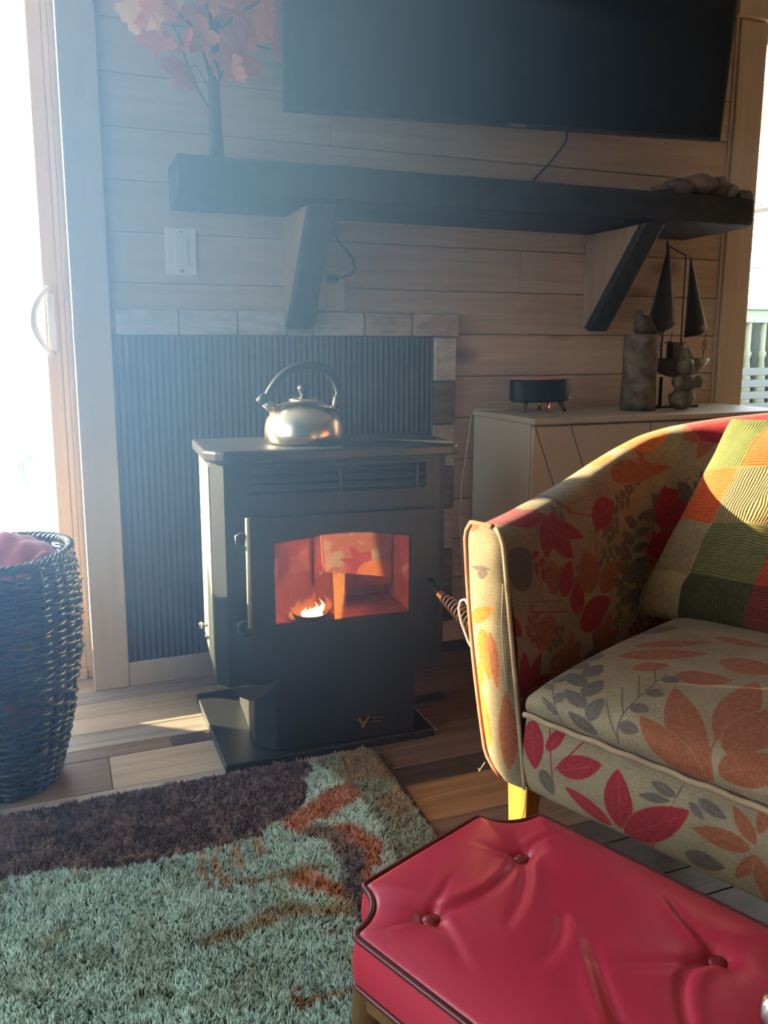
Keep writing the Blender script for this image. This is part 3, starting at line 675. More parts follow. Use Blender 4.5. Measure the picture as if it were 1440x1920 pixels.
# birch log with carved bear
lg = empty('birch_log', (1.606, 1.995, .713), 0, 'upright birch log with a small carved animal on top, on the sideboard', 'ornament')
def rough_(x, y, z, a):
    q = 1+.05*mnoise.noise(Vector((math.cos(a)*1.5, math.sin(a)*1.5, z*9))); return x*q, y*q, z
MB().lathe([(0,0),(.050,0),(.051,.02),(.049,.1),(.050,.17),(.049,.215),(.046,.222),(0,.219)], 28, fx=rough_).build('log', M['bark'], lg, smooth=True)
cv = MB().blob((.006,-.002,.245), (.028,.026,.032), amp=.3, f=2, seed=2).blob((-.012,0,.272), (.013,.014,.018), amp=.3, f=3, seed=5).blob((.022,-.008,.232), (.020,.018,.020), amp=.3, f=3, seed=7).blob((-.018,0,.284), (.007,.006,.008), 8, 6).blob((.038,-.02,.205), (.010,.01,.028), amp=.3, f=3, seed=9)
cv.build('carved_animal', M['darkbark'], lg, smooth=True)
# sailing boat sculpture
bt = empty('boat_sculpture', (1.78, 2.03, .713), 0, 'dark metal sailing boat sculpture with two tall sails on the sideboard', 'sculpture')
MB().tube([(-.09,0,.003),(.082,0,.003)], .005, 8, flat=1).tube([(-.022-.04,0,.003),(-.022-.04,0,.094)], .006, 8).build('stand', M['iron'], bt)
hg = []
for i in range(25):
    u = -1+2*i/24; w_ = max(0, 1-abs(u)**2.2); row = []
    for j in range(9):
        a = PI*j/8; row.append((u*.116, -.030*w_**.6*math.cos(a), .151-.058*w_**.75*math.sin(a)))
    hg.append(row)
MB().grid(hg).build('hull', M['hull'], bt, smooth=True, solid=.002)
MB().box(-.038,.002,-.015,.015,.138,.196).build('cabin', M['hull'], bt, bevel=.002)
MB().box(-.044,.008,-.018,.018,.196,.200).build('cabin_roof', M['hull'], bt)
MB().tube([(-.070,0,.15),(-.064,0,.30),(-.068,0,.495)], .0028, 8).tube([(.0035,0,.15),(.0035,0,.457)], .0028, 8).build('mast', M['iron'], bt)
MB().tube([(-.072,0,.482),(.002,0,.455)], .002, 6).build('rigging', M['iron'], bt)
def sail(name, top, pts):
    # curved sheet: top point to lower edge
    G = []
    for i in range(9):
        u = i/8; row = []
        for j in range(9):
            v = j/8; k = v*(len(pts)-1); a = int(min(k, len(pts)-2)); f = k-a
            bx = pts[a][0]*(1-f)+pts[a+1][0]*f; bz = pts[a][1]*(1-f)+pts[a+1][1]*f
            x = top[0]*(1-u)+bx*u; z = top[1]*(1-u)+bz*u; row.append((x+.0, -.012-.006*math.sin(PI*v)*u, z))
        G.append(row)
    MB().grid(G).build(name, M['iron'], bt, smooth=True, solid=.0015)
sail('sail', (-.073, .485), [(-.135,.255),(-.118,.220),(-.070,.232),(-.032,.250)])
sail('sail', (.008, .455), [(.004,.213),(.035,.217),(.068,.224),(.090,.240)])
for x in (-.088, .086, -.045):
    MB().tube([(x,-.005,.152),(x+.002,-.005,.175)], .0012, 5).tube([(x+.002+.006*math.cos(a), -.005, .182+.008*math.sin(a)) for a in [2*PI*k/12 for k in range(12)]], .0011, 5, closed=True).tube([(x+.004+.005*math.cos(a), -.005+.003*math.sin(a), .196+.008*math.sin(a)) for a in [2*PI*k/12 for k in range(12)]], .0011, 5, closed=True).tube([(x+.004,-.005,.204),(x+.008,-.006,.232)], .0011, 5).build('chain', M['iron'], bt)
# small stacked figure
fg = MB().blob((0,0,.028), (.042,.034,.032), amp=.18, f=2.2, seed=3).blob((.004,-.002,.078), (.040,.030,.026), amp=.25, f=2.4, seed=11).blob((.004,-.004,.124), (.026,.024,.026), amp=.2, f=2.5, seed=21).blob((.006,0,.160), (.018,.017,.022), amp=.2, f=2.6, seed=31).blob((-.012,0,.148),(.008,.007,.010),8,6).blob((.026,0,.150),(.008,.007,.010),8,6).blob((-.03,-.02,.08),(.014,.012,.02),8,6).blob((.04,-.02,.08),(.014,.012,.02),8,6)
M['stonefig'] = mottle('mossy_stone', (.05,.046,.034), (.19,.165,.115), 34, .75, bs=.5)
o = fg.build('figurine', M['stonefig'], smooth=True); o.location = (1.742, 1.965, .716); tag(o, 'small lumpy carved stone figurine before the metal boat', 'figurine')

# bundle on the mantel
bd = MB()
for k, (x, y, z, a, b, c) in enumerate(((1.70,1.985,1.343,.050,.045,.022),(1.765,1.98,1.352,.048,.05,.030),(1.83,1.985,1.350,.045,.045,.030),(1.872,1.97,1.338,.024,.04,.022),(1.655,1.99,1.334,.040,.03,.012),(1.905,1.95,1.326,.022,.03,.016))):
    bd.blob((x,y,z+.006), (a,b,c), 20, 14, amp=.32, f=1.7, seed=k*7)
M['bundle'] = mottle('brown_bundle', (.06,.045,.04), (.20,.14,.115), 18, .85, bs=.5)
tag(bd.build('lumpy_bundle', M['bundle'], smooth=True), 'lumpy dark brown bundle lying on the mantel right end', 'bundle')

# ================================================================== FABRIC PRINTS (computed here, nothing loaded)
#MOTIFS
SEAT= [(-0.073, 0.39, 0.091, 0.28, 0.051, 'u'), (-0.08, 0.384, -0.007, 0.282, 0.049, 'u'), (0.001, 0.384, 0.181, 0.355, 0.051, 'u'), (-0.019, 0.401, 0.138, 0.42, 0.061, 'u'), (-0.056, 0.401, 0.01, 0.468, 0.058, 'u'), (-0.092, 0.404, -0.085, 0.433, 0.025, 'u'), (0.123, 0.264, 0.162, 0.33, 0.051, 'u'), (0.128, 0.172, 0.236, 0.261, 0.039, 'u'), (0.219, 0.285, 0.232, 0.371, 0.064, 'u'), (0.101, 0.209, 0.153, 0.24, 0.028, 'u'), (0.093, 0.092, 0.195, 0.113, 0.044, 'r'), (0.241, 0.116, 0.317, 0.17, 0.052, 't'), (0.179, 0.169, 0.288, 0.245, 0.028, 'u'), (0.313, 0.233, 0.335, 0.316, 0.035, 'u'), (-0.085, 0.394, 0.025, 0.374, 0.004, 'u'), (-0.08, 0.241, 0.099, 0.133, 0.002, 't'), (-0.068, 0.234, -0.044, 0.187, 0.025, 't'), (-0.048, 0.222, 0.005, 0.221, 0.025, 't'), (-0.028, 0.21, -0.003, 0.165, 0.027, 't'), (-0.007, 0.197, 0.046, 0.195, 0.028, 't'), (0.016, 0.184, 0.041, 0.14, 0.029, 't'), (0.039, 0.17, 0.089, 0.167, 0.03, 't'), (0.063, 0.155, 0.089, 0.113, 0.032, 't'), (0.089, 0.14, 0.137, 0.136, 0.033, 't'), (-0.071, 0.265, 0.12, 0.253, 0.004, 't'), (-0.058, 0.264, 0.001, 0.228, 0.011, 't'), (-0.036, 0.263, -0.036, 0.292, 0.024, 't'), (-0.014, 0.261, 0.044, 0.227, 0.011, 't'), (0.009, 0.26, 0.008, 0.287, 0.026, 't'), (0.033, 0.258, 0.09, 0.227, 0.011, 't'), (0.058, 0.257, 0.056, 0.282, 0.028, 't'), (0.083, 0.255, 0.138, 0.226, 0.012, 't'), (0.109, 0.254, 0.107, 0.277, 0.03, 't'), (-0.072, 0.18, 0.044, 0.121, 0.003, 't'), (-0.059, 0.174, -0.032, 0.139, 0.014, 't'), (-0.037, 0.163, -0.011, 0.169, 0.02, 't'), (-0.014, 0.151, 0.011, 0.119, 0.015, 't'), (0.009, 0.139, 0.032, 0.144, 0.021, 't'), (0.034, 0.126, 0.057, 0.098, 0.017, 't')]
APR= [(0.122, 0.366, 0.132, 0.295, 0.038, 'r'), (0.149, 0.331, 0.178, 0.376, 0.02, 'r'), (0.17, 0.31, 0.238, 0.344, 0.035, 'r'), (0.269, 0.264, 0.262, 0.347, 0.044, 'r'), (0.256, 0.261, 0.182, 0.289, 0.025, 'r'), (0.275, 0.256, 0.363, 0.332, 0.045, 'r'), (0.162, 0.295, 0.15, 0.368, 0.004, 'r'), (0.166, 0.309, 0.211, 0.37, 0.004, 'r'), (0.338, 0.334, 0.293, 0.324, 0.012, 't'), (0.343, 0.343, 0.308, 0.348, 0.017, 't'), (0.361, 0.343, 0.382, 0.328, 0.014, 't'), (0.371, 0.35, 0.409, 0.341, 0.018, 't'), (0.339, 0.327, 0.355, 0.373, 0.002, 't'), (0.359, 0.27, 0.411, 0.277, 0.027, 't'), (0.439, 0.317, 0.368, 0.312, 0.027, 'u'), (0.444, 0.325, 0.413, 0.36, 0.021, 'u'), (0.446, 0.339, 0.454, 0.39, 0.017, 'u'), (0.448, 0.313, 0.422, 0.268, 0.018, 'u'), (0.448, 0.31, 0.465, 0.253, 0.024, 'u'), (0.143, 0.3, 0.163, 0.266, 0.027, 't'), (0.319, 0.265, 0.298, 0.24, 0.012, 'u')]
INN= [(0.125, 0.629, 0.107, 0.576, 0.041, 'r'), (0.129, 0.628, 0.182, 0.563, 0.046, 'r'), (0.128, 0.627, 0.223, 0.589, 0.027, 'r'), (0.12, 0.63, 0.017, 0.627, 0.021, 'r'), (0.117, 0.518, 0.119, 0.571, 0.044, 'u'), (0.136, 0.511, 0.175, 0.56, 0.042, 'r'), (0.229, 0.498, 0.218, 0.567, 0.077, 'u'), (0.254, 0.498, 0.336, 0.526, 0.049, 'u'), (0.172, 0.475, 0.193, 0.522, 0.048, 'r'), (0.521, 0.57, 0.489, 0.64, 0.091, 'r'), (0.534, 0.568, 0.719, 0.577, 0.054, 'r'), (0.433, 0.533, 0.597, 0.539, 0.055, 'r'), (0.567, 0.487, 0.679, 0.536, 0.077, 'r'), (0.052, 0.454, 0.11, 0.484, 0.051, 'u'), (0.184, 0.453, 0.296, 0.47, 0.056, 'r'), (0.007, 0.556, 0.067, 0.595, 0.07, 't'), (0.257, 0.61, 0.333, 0.63, 0.055, 'r'), (0.332, 0.672, 0.516, 0.677, 0.034, 'u'), (0.244, 0.511, 0.269, 0.617, 0.008, 'r'), (0.269, 0.617, 0.168, 0.639, 0.004, 'r'), (0.411, 0.503, 0.556, 0.66, 0.01, 'r'), (0.045, 0.523, 0.135, 0.505, 0.008, 'u'), (0.048, 0.506, 0.147, 0.486, 0.011, 'r'), (-0.014, 0.51, 0.016, 0.48, 0.025, 'r'), (-0.02, 0.516, -0.033, 0.549, 0.03, 'r'), (0.338, 0.499, 0.438, 0.507, 0.032, 't'), (0.347, 0.46, 0.445, 0.456, 0.028, 't'), (0.35, 0.468, 0.41, 0.6, 0.007, 't'), (0.354, 0.476, 0.301, 0.507, 0.021, 't'), (0.36, 0.489, 0.43, 0.492, 0.018, 't'), (0.366, 0.502, 0.316, 0.531, 0.021, 't'), (0.372, 0.515, 0.438, 0.519, 0.018, 't'), (0.377, 0.528, 0.331, 0.554, 0.021, 't'), (0.383, 0.541, 0.445, 0.545, 0.018, 't'), (0.39, 0.554, 0.346, 0.578, 0.022, 't'), (0.396, 0.568, 0.452, 0.572, 0.018, 't'), (0.402, 0.581, 0.362, 0.602, 0.022, 't'), (0.408, 0.594, 0.46, 0.599, 0.018, 't'), (0.545, 0.61, 0.71, 0.687, 0.007, 't'), (0.558, 0.616, 0.528, 0.65, 0.031, 't'), (0.58, 0.627, 0.67, 0.62, 0.013, 't'), (0.603, 0.637, 0.576, 0.668, 0.032, 't'), (0.627, 0.648, 0.71, 0.644, 0.013, 't'), (0.651, 0.66, 0.625, 0.687, 0.034, 't'), (0.675, 0.671, 0.751, 0.667, 0.014, 't'), (0.7, 0.683, 0.677, 0.707, 0.035, 't')]
FRT= [(0.006, 0.49, 0.056, 0.523, 0.024, 'o'), (0.034, 0.485, 0.052, 0.41, 0.037, 'o'), (0.022, 0.383, 0.036, 0.439, 0.022, 'o'), (0.05, 0.298, 0.027, 0.394, 0.029, 'o'), (0.089, 0.278, 0.08, 0.402, 0.031, 'u'), (-0.006, 0.63, 0.02, 0.638, 0.013, 'u'), (0.05, 0.485, 0.067, 0.398, 0.019, 'u'), (0.022, 0.565, 0.042, 0.573, 0.016, 't'), (0.006, 0.574, 0.047, 0.578, 0.008, 't')]
def noise2(h, w, cell, seed):
    r = np.random.default_rng(seed); gy, gx = int(h/cell)+3, int(w/cell)+3; g = r.random((gy, gx))
    y = np.arange(h)/cell; x = np.arange(w)/cell; yi = y.astype(int); xi = x.astype(int)
    fy = (y-yi)[:, None]; fx = (x-xi)[None, :]; fy = fy*fy*(3-2*fy); fx = fx*fx*(3-2*fx)
    a = g[yi][:, xi]; b = g[yi][:, xi+1]; c = g[yi+1][:, xi]; d = g[yi+1][:, xi+1]
    return (a*(1-fx)+b*fx)*(1-fy)+(c*(1-fx)+d*fx)*fy
PAL = {'u': (.30,.098,.048), 'r': (.30,.026,.036), 't': (.135,.105,.085), 'o': (.55,.15,.025)}
def raster(leaves, x0, x1, y0, y1, ppm, seed=1, fill=0, keep=None):
    W, Hh = int((x1-x0)*ppm), int((y1-y0)*ppm)
    img = np.ones((Hh, W, 3))*np.array((.30,.232,.142)); r = np.random.default_rng(seed)
    img *= (.86+.28*noise2(Hh, W, ppm*.03, seed))[..., None]
    L = []
    if fill:
        n = int((x1-x0)*(y1-y0)*fill)
        for k in range(n):
            bx, by = x0+r.random()*(x1-x0), y0+r.random()*(y1-y0)
            if keep and keep(bx, by): continue
            c = 'urtu'[int(r.integers(0, 4))]; a0 = r.random()*6.28; m = int(r.integers(3, 7)); ll = .05+.05*r.random()
            for q in range(m):
                a = a0+(q-m/2)*.62; L.append((bx, by, bx+math.cos(a)*ll, by+math.sin(a)*ll, ll*.42, c))
    L += leaves
    for bx, by, tx, ty, wd, c in L:
        l = math.hypot(tx-bx, ty-by)
        if l < 1e-4: continue
        pad = wd/2+.004
        i0 = max(0, int((min(bx,tx)-pad-x0)*ppm)); i1 = min(W, int((max(bx,tx)+pad-x0)*ppm)+1)
        j0 = max(0, int((min(by,ty)-pad-y0)*ppm)); j1 = min(Hh, int((max(by,ty)+pad-y0)*ppm)+1)
        if i1 <= i0 or j1 <= j0: continue
        Xc, Yc = np.meshgrid(x0+(np.arange(i0, i1)+.5)/ppm, y0+(np.arange(j0, j1)+.5)/ppm)
        ux, uy = (tx-bx)/l, (ty-by)/l; t = ((Xc-bx)*ux+(Yc-by)*uy)/l; d = (Xc-bx)*-uy+(Yc-by)*ux
        tt = np.clip(t, 0, 1); half = wd/2*np.sin(PI*tt**.82)**.72 if wd > .012 else np.full_like(t, min(wd, .0022)/2) if l > .06 else wd/2*np.sin(PI*tt)
        e = half-np.abs(d); ok = (t > 0) & (t < 1)
        m = np.clip(e*ppm/1.2+.5, 0, 1)*ok
        col = np.array(PAL[c])*(.80+.4*np.sin((Yc*1900+Xc*500))**2*.5+.25*noise2(*Xc.shape, 7, 5))[..., None]
        if wd > .012:
            edge = np.clip(1-np.abs(e-.0006)/.0011, 0, 1); vein = np.clip(1-np.abs(d+.0015)/.0008, 0, 1)*(t < .8)
            col = col*(1-.35*np.maximum(edge, .5*vein))[..., None]+np.array((.50,.36,.22))*.35*np.maximum(edge, .5*vein)[..., None]
        sub_ = img[j0:j1, i0:i1]; img[j0:j1, i0:i1] = sub_*(1-m[..., None])+col*m[..., None]
    # thread: fine crossing lines
    yy, xx = np.mgrid[0:Hh, 0:W]; jit = noise2(Hh, W, 6, seed+9)
    th = .88+.13*np.sin(xx*2*PI/(ppm*.0040)+2*jit)*np.sin(yy*2*PI/(ppm*.0034)+2*jit)+.12*np.sin(yy*2*PI/(ppm*.0052)+3*jit)*noise2(Hh, W, ppm*.012, seed+21)
    img *= th[..., None]; img *= (.84+.32*noise2(Hh, W, 3, seed+3))[..., None]
    return np.clip(img, 0, 1)
def to_image(name, arr):
    h, w = arr.shape[:2]; im = bpy.data.images.new(name, w, h, float_buffer=True, alpha=False); im.colorspace_settings.name = 'Non-Color'
    A = np.ones((h, w, 4), dtype=np.float32); A[..., :3] = arr; im.pixels.foreach_set(A.ravel()); im.pack(); return im
def print_mat(name, arr, rough=.85, sheen=.15, bs=.35, height=None):
    m = mat(name, rough=rough, spec=.2); t, b = nt(m)
    i = t.nodes.new('ShaderNodeTexImage'); i.image = to_image(name, arr); i.extension = 'EXTEND'; t.links.new(i.outputs[0], b.inputs['Base Color'])
    b.inputs['Sheen Weight'].default_value = sheen; b.inputs['Sheen Roughness'].default_value = .4
    src = i.outputs[0]
    if height is not None:
        q = t.nodes.new('ShaderNodeTexImage'); q.image = to_image(name+'_relief', np.repeat(height[..., None], 3, 2)); q.extension = 'EXTEND'; src = q.outputs[0]
    bump(t, b, src, bs, .0016); return m
def planar(box):
    x0, x1, y0, y1 = box
    return lambda U: np.stack([(U[:, 0]-x0)/(x1-x0), (U[:, 1]-y0)/(y1-y0)], 1)

# ================================================================== ARMCHAIR
CA = math.radians(22.03)
ch = empty('armchair', (.57, 1.07, 0), CA, 'armchair in beige fabric printed with rust, red and taupe leaves, right of the stove', 'armchair')
ST = [ # OT(s,w) IT OB IB ztop   (w runs toward the viewer's right)
 ((0,-.011),(0,.059),(0,.046),(0,.114),.636), ((.08,-.016),(.08,.052),(.08,.041),(.08,.108),.645), ((.16,-.021),(.16,.045),(.16,.035),(.16,.102),.658), ((.25,-.026),(.25,.038),(.25,.028),(.25,.092),.675),
 ((.34,-.029),(.335,.033),(.34,.024),(.33,.082),.698), ((.42,-.030),(.41,.031),(.42,.020),(.395,.078),.717), ((.50,-.026),(.475,.034),(.48,.022),(.445,.085),.735),
 ((.57,-.008),(.53,.052),(.54,.036),(.485,.105),.747), ((.625,.030),(.575,.085),(.58,.07),(.515,.135),.758), ((.66,.085),(.605,.125),(.61,.115),(.535,.175),.768),
 ((.68,.15),(.625,.175),(.63,.17),(.548,.215),.778), ((.69,.23),(.635,.24),(.638,.235),(.555,.265),.788), ((.692,.32),(.638,.32),(.64,.32),(.558,.33),.793)]
CW = .80
ST = ST+[((.692,.40),(.638,.40),(.64,.40),(.558,.40),.795)]+[tuple([(a[0], CW-a[1]) for a in s_[:4]]+[s_[4]]) for s_ in ST[::-1]]
def interp_stations(S, n):
    A = np.array([[*s_[0], *s_[1], *s_[2], *s_[3], s_[4]] for s_ in S]); d = np.r_[0, np.cumsum(np.hypot(*(A[1:, 2:4]-A[:-1, 2:4]).T))]
    u = np.linspace(0, d[-1], n); 
    B = np.stack([np.interp(u, d, A[:, k]) for k in range(9)], 1)
    for _ in range(3): B[1:-1] = (B[:-2]+2*B[1:-1]+B[2:])/4
    return B, u
Bst, Lst = interp_stations(ST, 190)
zb_ = .262; G = []; UVG = []
arcn = 10
for b_, l_ in zip(Bst, Lst):
    OT, IT, OB, IB, zt = Vector(b_[0:2]), Vector(b_[2:4]), Vector(b_[4:6]), Vector(b_[6:8]), b_[8]
    row = []; uv = []
    for k in range(14):
        f = k/14; p = OB.lerp(OT, f); bul = .010*math.sin(PI*f); nrm_ = (OT-IT).normalized(); p = p+nrm_*bul; z = zb_+(zt-.03-zb_)*f; row.append((p.x, -p.y, z)); uv.append((l_, z))
    c = (OT+IT)/2; rr = (OT-IT).length/2; dr_ = (OT-IT).normalized()
    for k in range(arcn+1):
        a = PI*k/arcn; p = c+dr_*rr*math.copysign(abs(math.cos(a))**.8, math.cos(a)); z = zt-.03+.03*math.sin(a)**.8; row.append((p.x, -p.y, z)); uv.append((l_, zt-.03+(.01+.02*k/arcn if k < 6 else .02-.02*(k-5)/5)))
    for k in range(1, 29):
        f = k/28; p = IT.lerp(IB, f); bul = .008*math.sin(PI*min(1, f*1.5)); p = p-dr_*bul; z = (zt-.03)+(zb_-(zt-.03))*f; row.append((p.x, -p.y, z)); uv.append((l_, z))
    G.append(row); UVG += uv
shell = MB().grid(G); UVG = np.array(UVG)
box = (-.05, 2.2, .2, .83)
rs_ = np.random.default_rng(12); EX = []
for k in range(26):
    bx, by = rs_.random()*.5, .40+rs_.random()*.28; a0 = rs_.random()*6.28; cc_ = 'ttrtu'[int(rs_.integers(0, 5))]; ll = .05+.03*rs_.random()
    EX.append((bx, by, bx+math.cos(a0)*ll, by+math.sin(a0)*ll, .002, cc_))
    for q in range(6):
        f_ = (q+.7)/6; sg_ = 1 if q % 2 else -1; px_, py_ = bx+math.cos(a0)*ll*f_, by+math.sin(a0)*ll*f_; l2 = .026*(1-.3*f_); EX.append((px_, py_, px_+math.cos(a0+sg_*.95)*l2, py_+math.sin(a0+sg_*.95)*l2, .012+.003, cc_))
for k in range(12):
    bx, by = rs_.random()*.55, .27+rs_.random()*.12; a0 = rs_.random()*6.28; cc_ = 'urouut'[k % 6]
    for q in range(4):
        a_ = a0+(q-1.5)*.7; EX.append((bx, by, bx+math.cos(a_)*.075, by+math.sin(a_)*.075, .034, cc_))
TOP = [(.56,.735,.74,.775,.060,'r'),(.66,.70,.80,.775,.05,'r'),(.40,.712,.53,.735,.040,'o'),(.30,.688,.40,.712,.028,'o'),(.70,.66,.62,.72,.05,'r'),(.62,.60,.70,.66,.05,'t')]
arm_img = raster(EX+INN+TOP, *box, 1100, seed=3, fill=70, keep=lambda x, y: x < .42)*.86  # arm print darkened throughout to imitate the shade on it
M['fab_arm'] = print_mat('armchair_arm_fabric', arm_img)
so_ = shell.build('arm_and_back', M['fab_arm'], ch, smooth=True); uvset(so_, lambda P: planar(box)(UVG))
# arm fronts
fbox = (-.06, .16, .22, .68); M['fab_front'] = print_mat('arm_front_fabric', raster(FRT, *fbox, 1500, seed=8)*.9)
for side in (0, 1):
    b_ = Bst[0]; OT, IT, OB, IB = b_[0:2], b_[2:4], b_[4:6], b_[6:8]
    nz, nw = 30, 10; G = []; UV = []
    for i in range(nz+1):
        f = i/nz; z = .256+(.640-.256)*f; wl = OB[1]+(OT[1]-OB[1])*f-.008*math.sin(PI*f); wr = IB[1]+(IT[1]-IB[1])*f
        if f > .93: k = (f-.93)/.07; q = .012*k*k; wl += q; wr -= q
        if f < .10: k = (.10-f)/.10; wl += .026*k*k; 
        row = []
        for j in range(nw+1):
            g = j/nw; w_ = wl+(wr-wl)*g; bul = .014*(math.sin(PI*min(max(g,.0),1))**.5)*(math.sin(PI*min(1,max(0,f*.94+.03)))**.3)
            row.append((-.001-bul+.0015*mnoise.noise(Vector((w_*60, z*14, 4))), -(w_ if side == 0 else CW-w_), z)); UV.append((w_, z))
        G.append(row)
    UV = np.array(UV); o = MB().grid(G).build('arm_front', M['fab_front'], ch, smooth=True); uvset(o, lambda P: planar(fbox)(UV))
    sg = -1 if side == 0 else 1
    edge = [(-.004, r_[0][1], r_[0][2]) for r_ in G]+[(-.004, p[1], p[2]) for p in G[-1]][1:-1]
    e2 = [(-.004, r_[-1][1]+.0, r_[-1][2]) for r_ in G][::-1]
    M.setdefault('pipe_red', mottle('red_piping', (.50,.05,.03), (.42,.22,.10), 9, .8)); M.setdefault('pipe_tan', mottle('tan_piping', (.42,.30,.18), (.28,.18,.11), 20, .85))
    MB().tube(edge, .0042, 8).build('piping', M['pipe_red'], ch, smooth=True)
    MB().tube(e2, .0036, 8).build('piping', M['pipe_tan'], ch, smooth=True)
# loose threads
thr = mat('loose_thread', (.55,.42,.30), .8)
for pts in ([(-.006,-.118,.262),(-.010,-.120,.235),(-.012,-.117,.21),(-.013,-.122,.19),(-.012,-.127,.20)], [(-.006,-.040,.27),(-.012,-.034,.255),(-.016,-.036,.262)], [(-.01,-.068,.56),(-.016,-.072,.50),(-.016,-.078,.45),(-.013,-.084,.40)]):
    MB().tube(pts, .0009, 5).build('loose_thread', thr, ch, smooth=True)
MB().tube([(-.002,-.005,.475),(.006,.006,.500),(.012,.022,.512),(.016,.034,.506),(.018,.040,.492),(.020,.036,.47),(.022,.022,.44),(.024,-.004,.41),(.024,-.03,.39)], .0018, 8).build('loose_cord', M['white'], ch, smooth=True)
# apron
abox = (.05, .80, .22, .42); M['fab_apron'] = print_mat('apron_fabric', raster(APR, *abox, 1700, seed=5, fill=120, keep=lambda x, y: x < .52), bs=.5)
G = []; UV = []
for j in range(26):
    f = j/25; z = .250+(.374-.250)*f; row = []
    for i in range(61):
        w_ = .110+.580*i/60; bul = .010*math.sin(PI*f)**.6+.0015*mnoise.noise(Vector((w_*9, z*9, 0)))
        row.append((.004-bul if f > 0 else .012, -w_, z)); UV.append((w_, z))
    G.append(row)
G2 = [[(.55, p[1], .250) for p in G[0]]]+G; UV = [(u[0], .22) for u in UV[:61]]+UV; UV = np.array(UV)
o = MB().grid(G2).build('front_rail', M['fab_apron'], ch, smooth=True); uvset(o, lambda P: planar(abox)(UV))
# seat cushion
sbox = (-.14, .62, .05, .72); M['fab_seat'] = print_mat('seat_fabric', raster(SEAT, *sbox, 1600, seed=6, fill=60, keep=lambda x, y: x < .36 and y < .46), bs=.5)
prof = []
for k in range(13): a = PI*.5*k/12*2-PI*.5; prof.append((-.004-.020*math.cos(a)+.006, .399+.027*math.sin(a)))
for k in range(1, 40): s_ = .006+.60*k/39; prof.append((s_, .426+.016*math.sin(PI*min(1, s_/.5))**.8))
prof = np.array(prof)
for _ in range(14): prof[1:-1] = (prof[:-2]+2*prof[1:-1]+prof[2:])/4
prof = [tuple(p_) for p_ in prof]
al = np.r_[0, np.cumsum(np.hypot(*np.diff(np.array(prof), axis=0).T))]; al = al-al[12]; up_ = np.where(al < 0, al*1.25, al)
G = []; UV = []
for i in range(61):
    w_ = .112+.576*i/60; ed = min(w_-.112, .688-w_); k = 1-math.exp(-ed/.018) if ed < .1 else 1; row = []
    for (s_, z), q in zip(prof, up_):
        zz = .374+(z-.374)*(.55+.45*k)+.0022*mnoise.noise(Vector((s_*9, w_*9, 1))); row.append((s_ if s_ > 0 else s_*(.5+.5*k), -w_, zz)); UV.append((q, w_))
    G.append(row)
UV = np.array(UV); o = MB().grid(G).build('seat_cushion', M['fab_seat'], ch, smooth=True); uvset(o, lambda P: planar(sbox)(UV))
MB().tube([(-.010+.001*math.sin(i), -(.112+.576*i/40), .3745+.0012*math.sin(i*1.7)) for i in range(41)], .0042, 8).build('seam_piping', M['pipe_tan'], ch, smooth=True)
for (s_, w_) in ((.035,.085),(.035,CW-.085),(.56,.12),(.56,CW-.12)):
    q = MB(); a = .019; q.add([(s_-a*.6,-w_-a*.6,0),(s_+a*.6,-w_-a*.6,0),(s_+a*.6,-w_+a*.6,0),(s_-a*.6,-w_+a*.6,0),(s_-a,-w_-a,.262),(s_+a,-w_-a,.262),(s_+a,-w_+a,.262),(s_-a,-w_+a,.262)], [(3,2,1,0),(4,5,6,7),(0,1,5,4),(1,2,6,5),(2,3,7,6),(3,0,4,7)])
    q.build('leg', M['honey'], ch, bevel=.002)

# ================================================================== PATCHWORK CUSHION
pl_ = empty('patchwork_cushion', (.57, 1.07, 0), CA, 'patchwork corduroy cushion in orange, green, tan and maroon on the armchair', 'cushion')
BLc, BRc, TLc, TRc = Vector((.395,-.045,.420)), Vector((.47,-.47,.415)), Vector((.535,-.145,.772)), Vector((.575,-.52,.795))
cols = [0, .20, .46, .70, .88, 1.0]; rws = [0, .22, .47, .735, 1.0]
TAN, ORG, GRN, YGR, DGR, MAR, RED = (.33,.22,.11), (.60,.085,.02), (.21,.175,.06), (.28,.25,.07), (.076,.068,.034), (.20,.040,.032), (.42,.06,.035)
patch = [[TAN, DGR, MAR, TAN, GRN], [TAN, (.16,.14,.05), RED, GRN, ORG], [ORG, (.30,.19,.085), GRN, ORG, TAN], [(.13,.14,.045), ORG, TAN, DGR, MAR]]
N = 900; arr = np.zeros((N, N, 3)); hgt = np.zeros((N, N)); yy, xx = np.mgrid[0:N, 0:N]/N
wob = (noise2(N, N, 70, 2)-.5)*.022; X2 = xx+wob; Y2 = yy+(noise2(N, N, 80, 4)-.5)*.022
for j in range(4):
    for i in range(5):
        m_ = (X2 >= cols[i] if i else X2 < 2)*(X2 < cols[i+1] if i < 4 else X2 < 2)*((Y2 >= rws[j]) if j else Y2 < 2)*((Y2 < rws[j+1]) if j < 3 else Y2 < 2)
        m_ = m_.astype(bool)*((X2 >= cols[i]) | (i == 0))*((Y2 >= rws[j]) | (j == 0))
        hz = (i+j) % 2 == (0 if True else 1)
        ph_ = (Y2 if hz else X2)*2*PI*88+2.5*noise2(N, N, 30, 11+i+5*j)
        rb = (.5+.5*np.sin(ph_))**.7
        if (i, j) == (0, 0): rb = rb*0+.8
        c_ = np.array(patch[j][i])*(.55+.6*rb[..., None])*(.85+.3*noise2(N, N, 12, 7)[..., None]); arr[m_] = c_[m_]; hgt[m_] = rb[m_]
for c_ in cols[1:-1]: hgt *= np.clip(np.abs(X2-c_)/.006, 0.0, 1)
for r_ in rws[1:-1]: hgt *= np.clip(np.abs(Y2-r_)/.006, 0.0, 1)
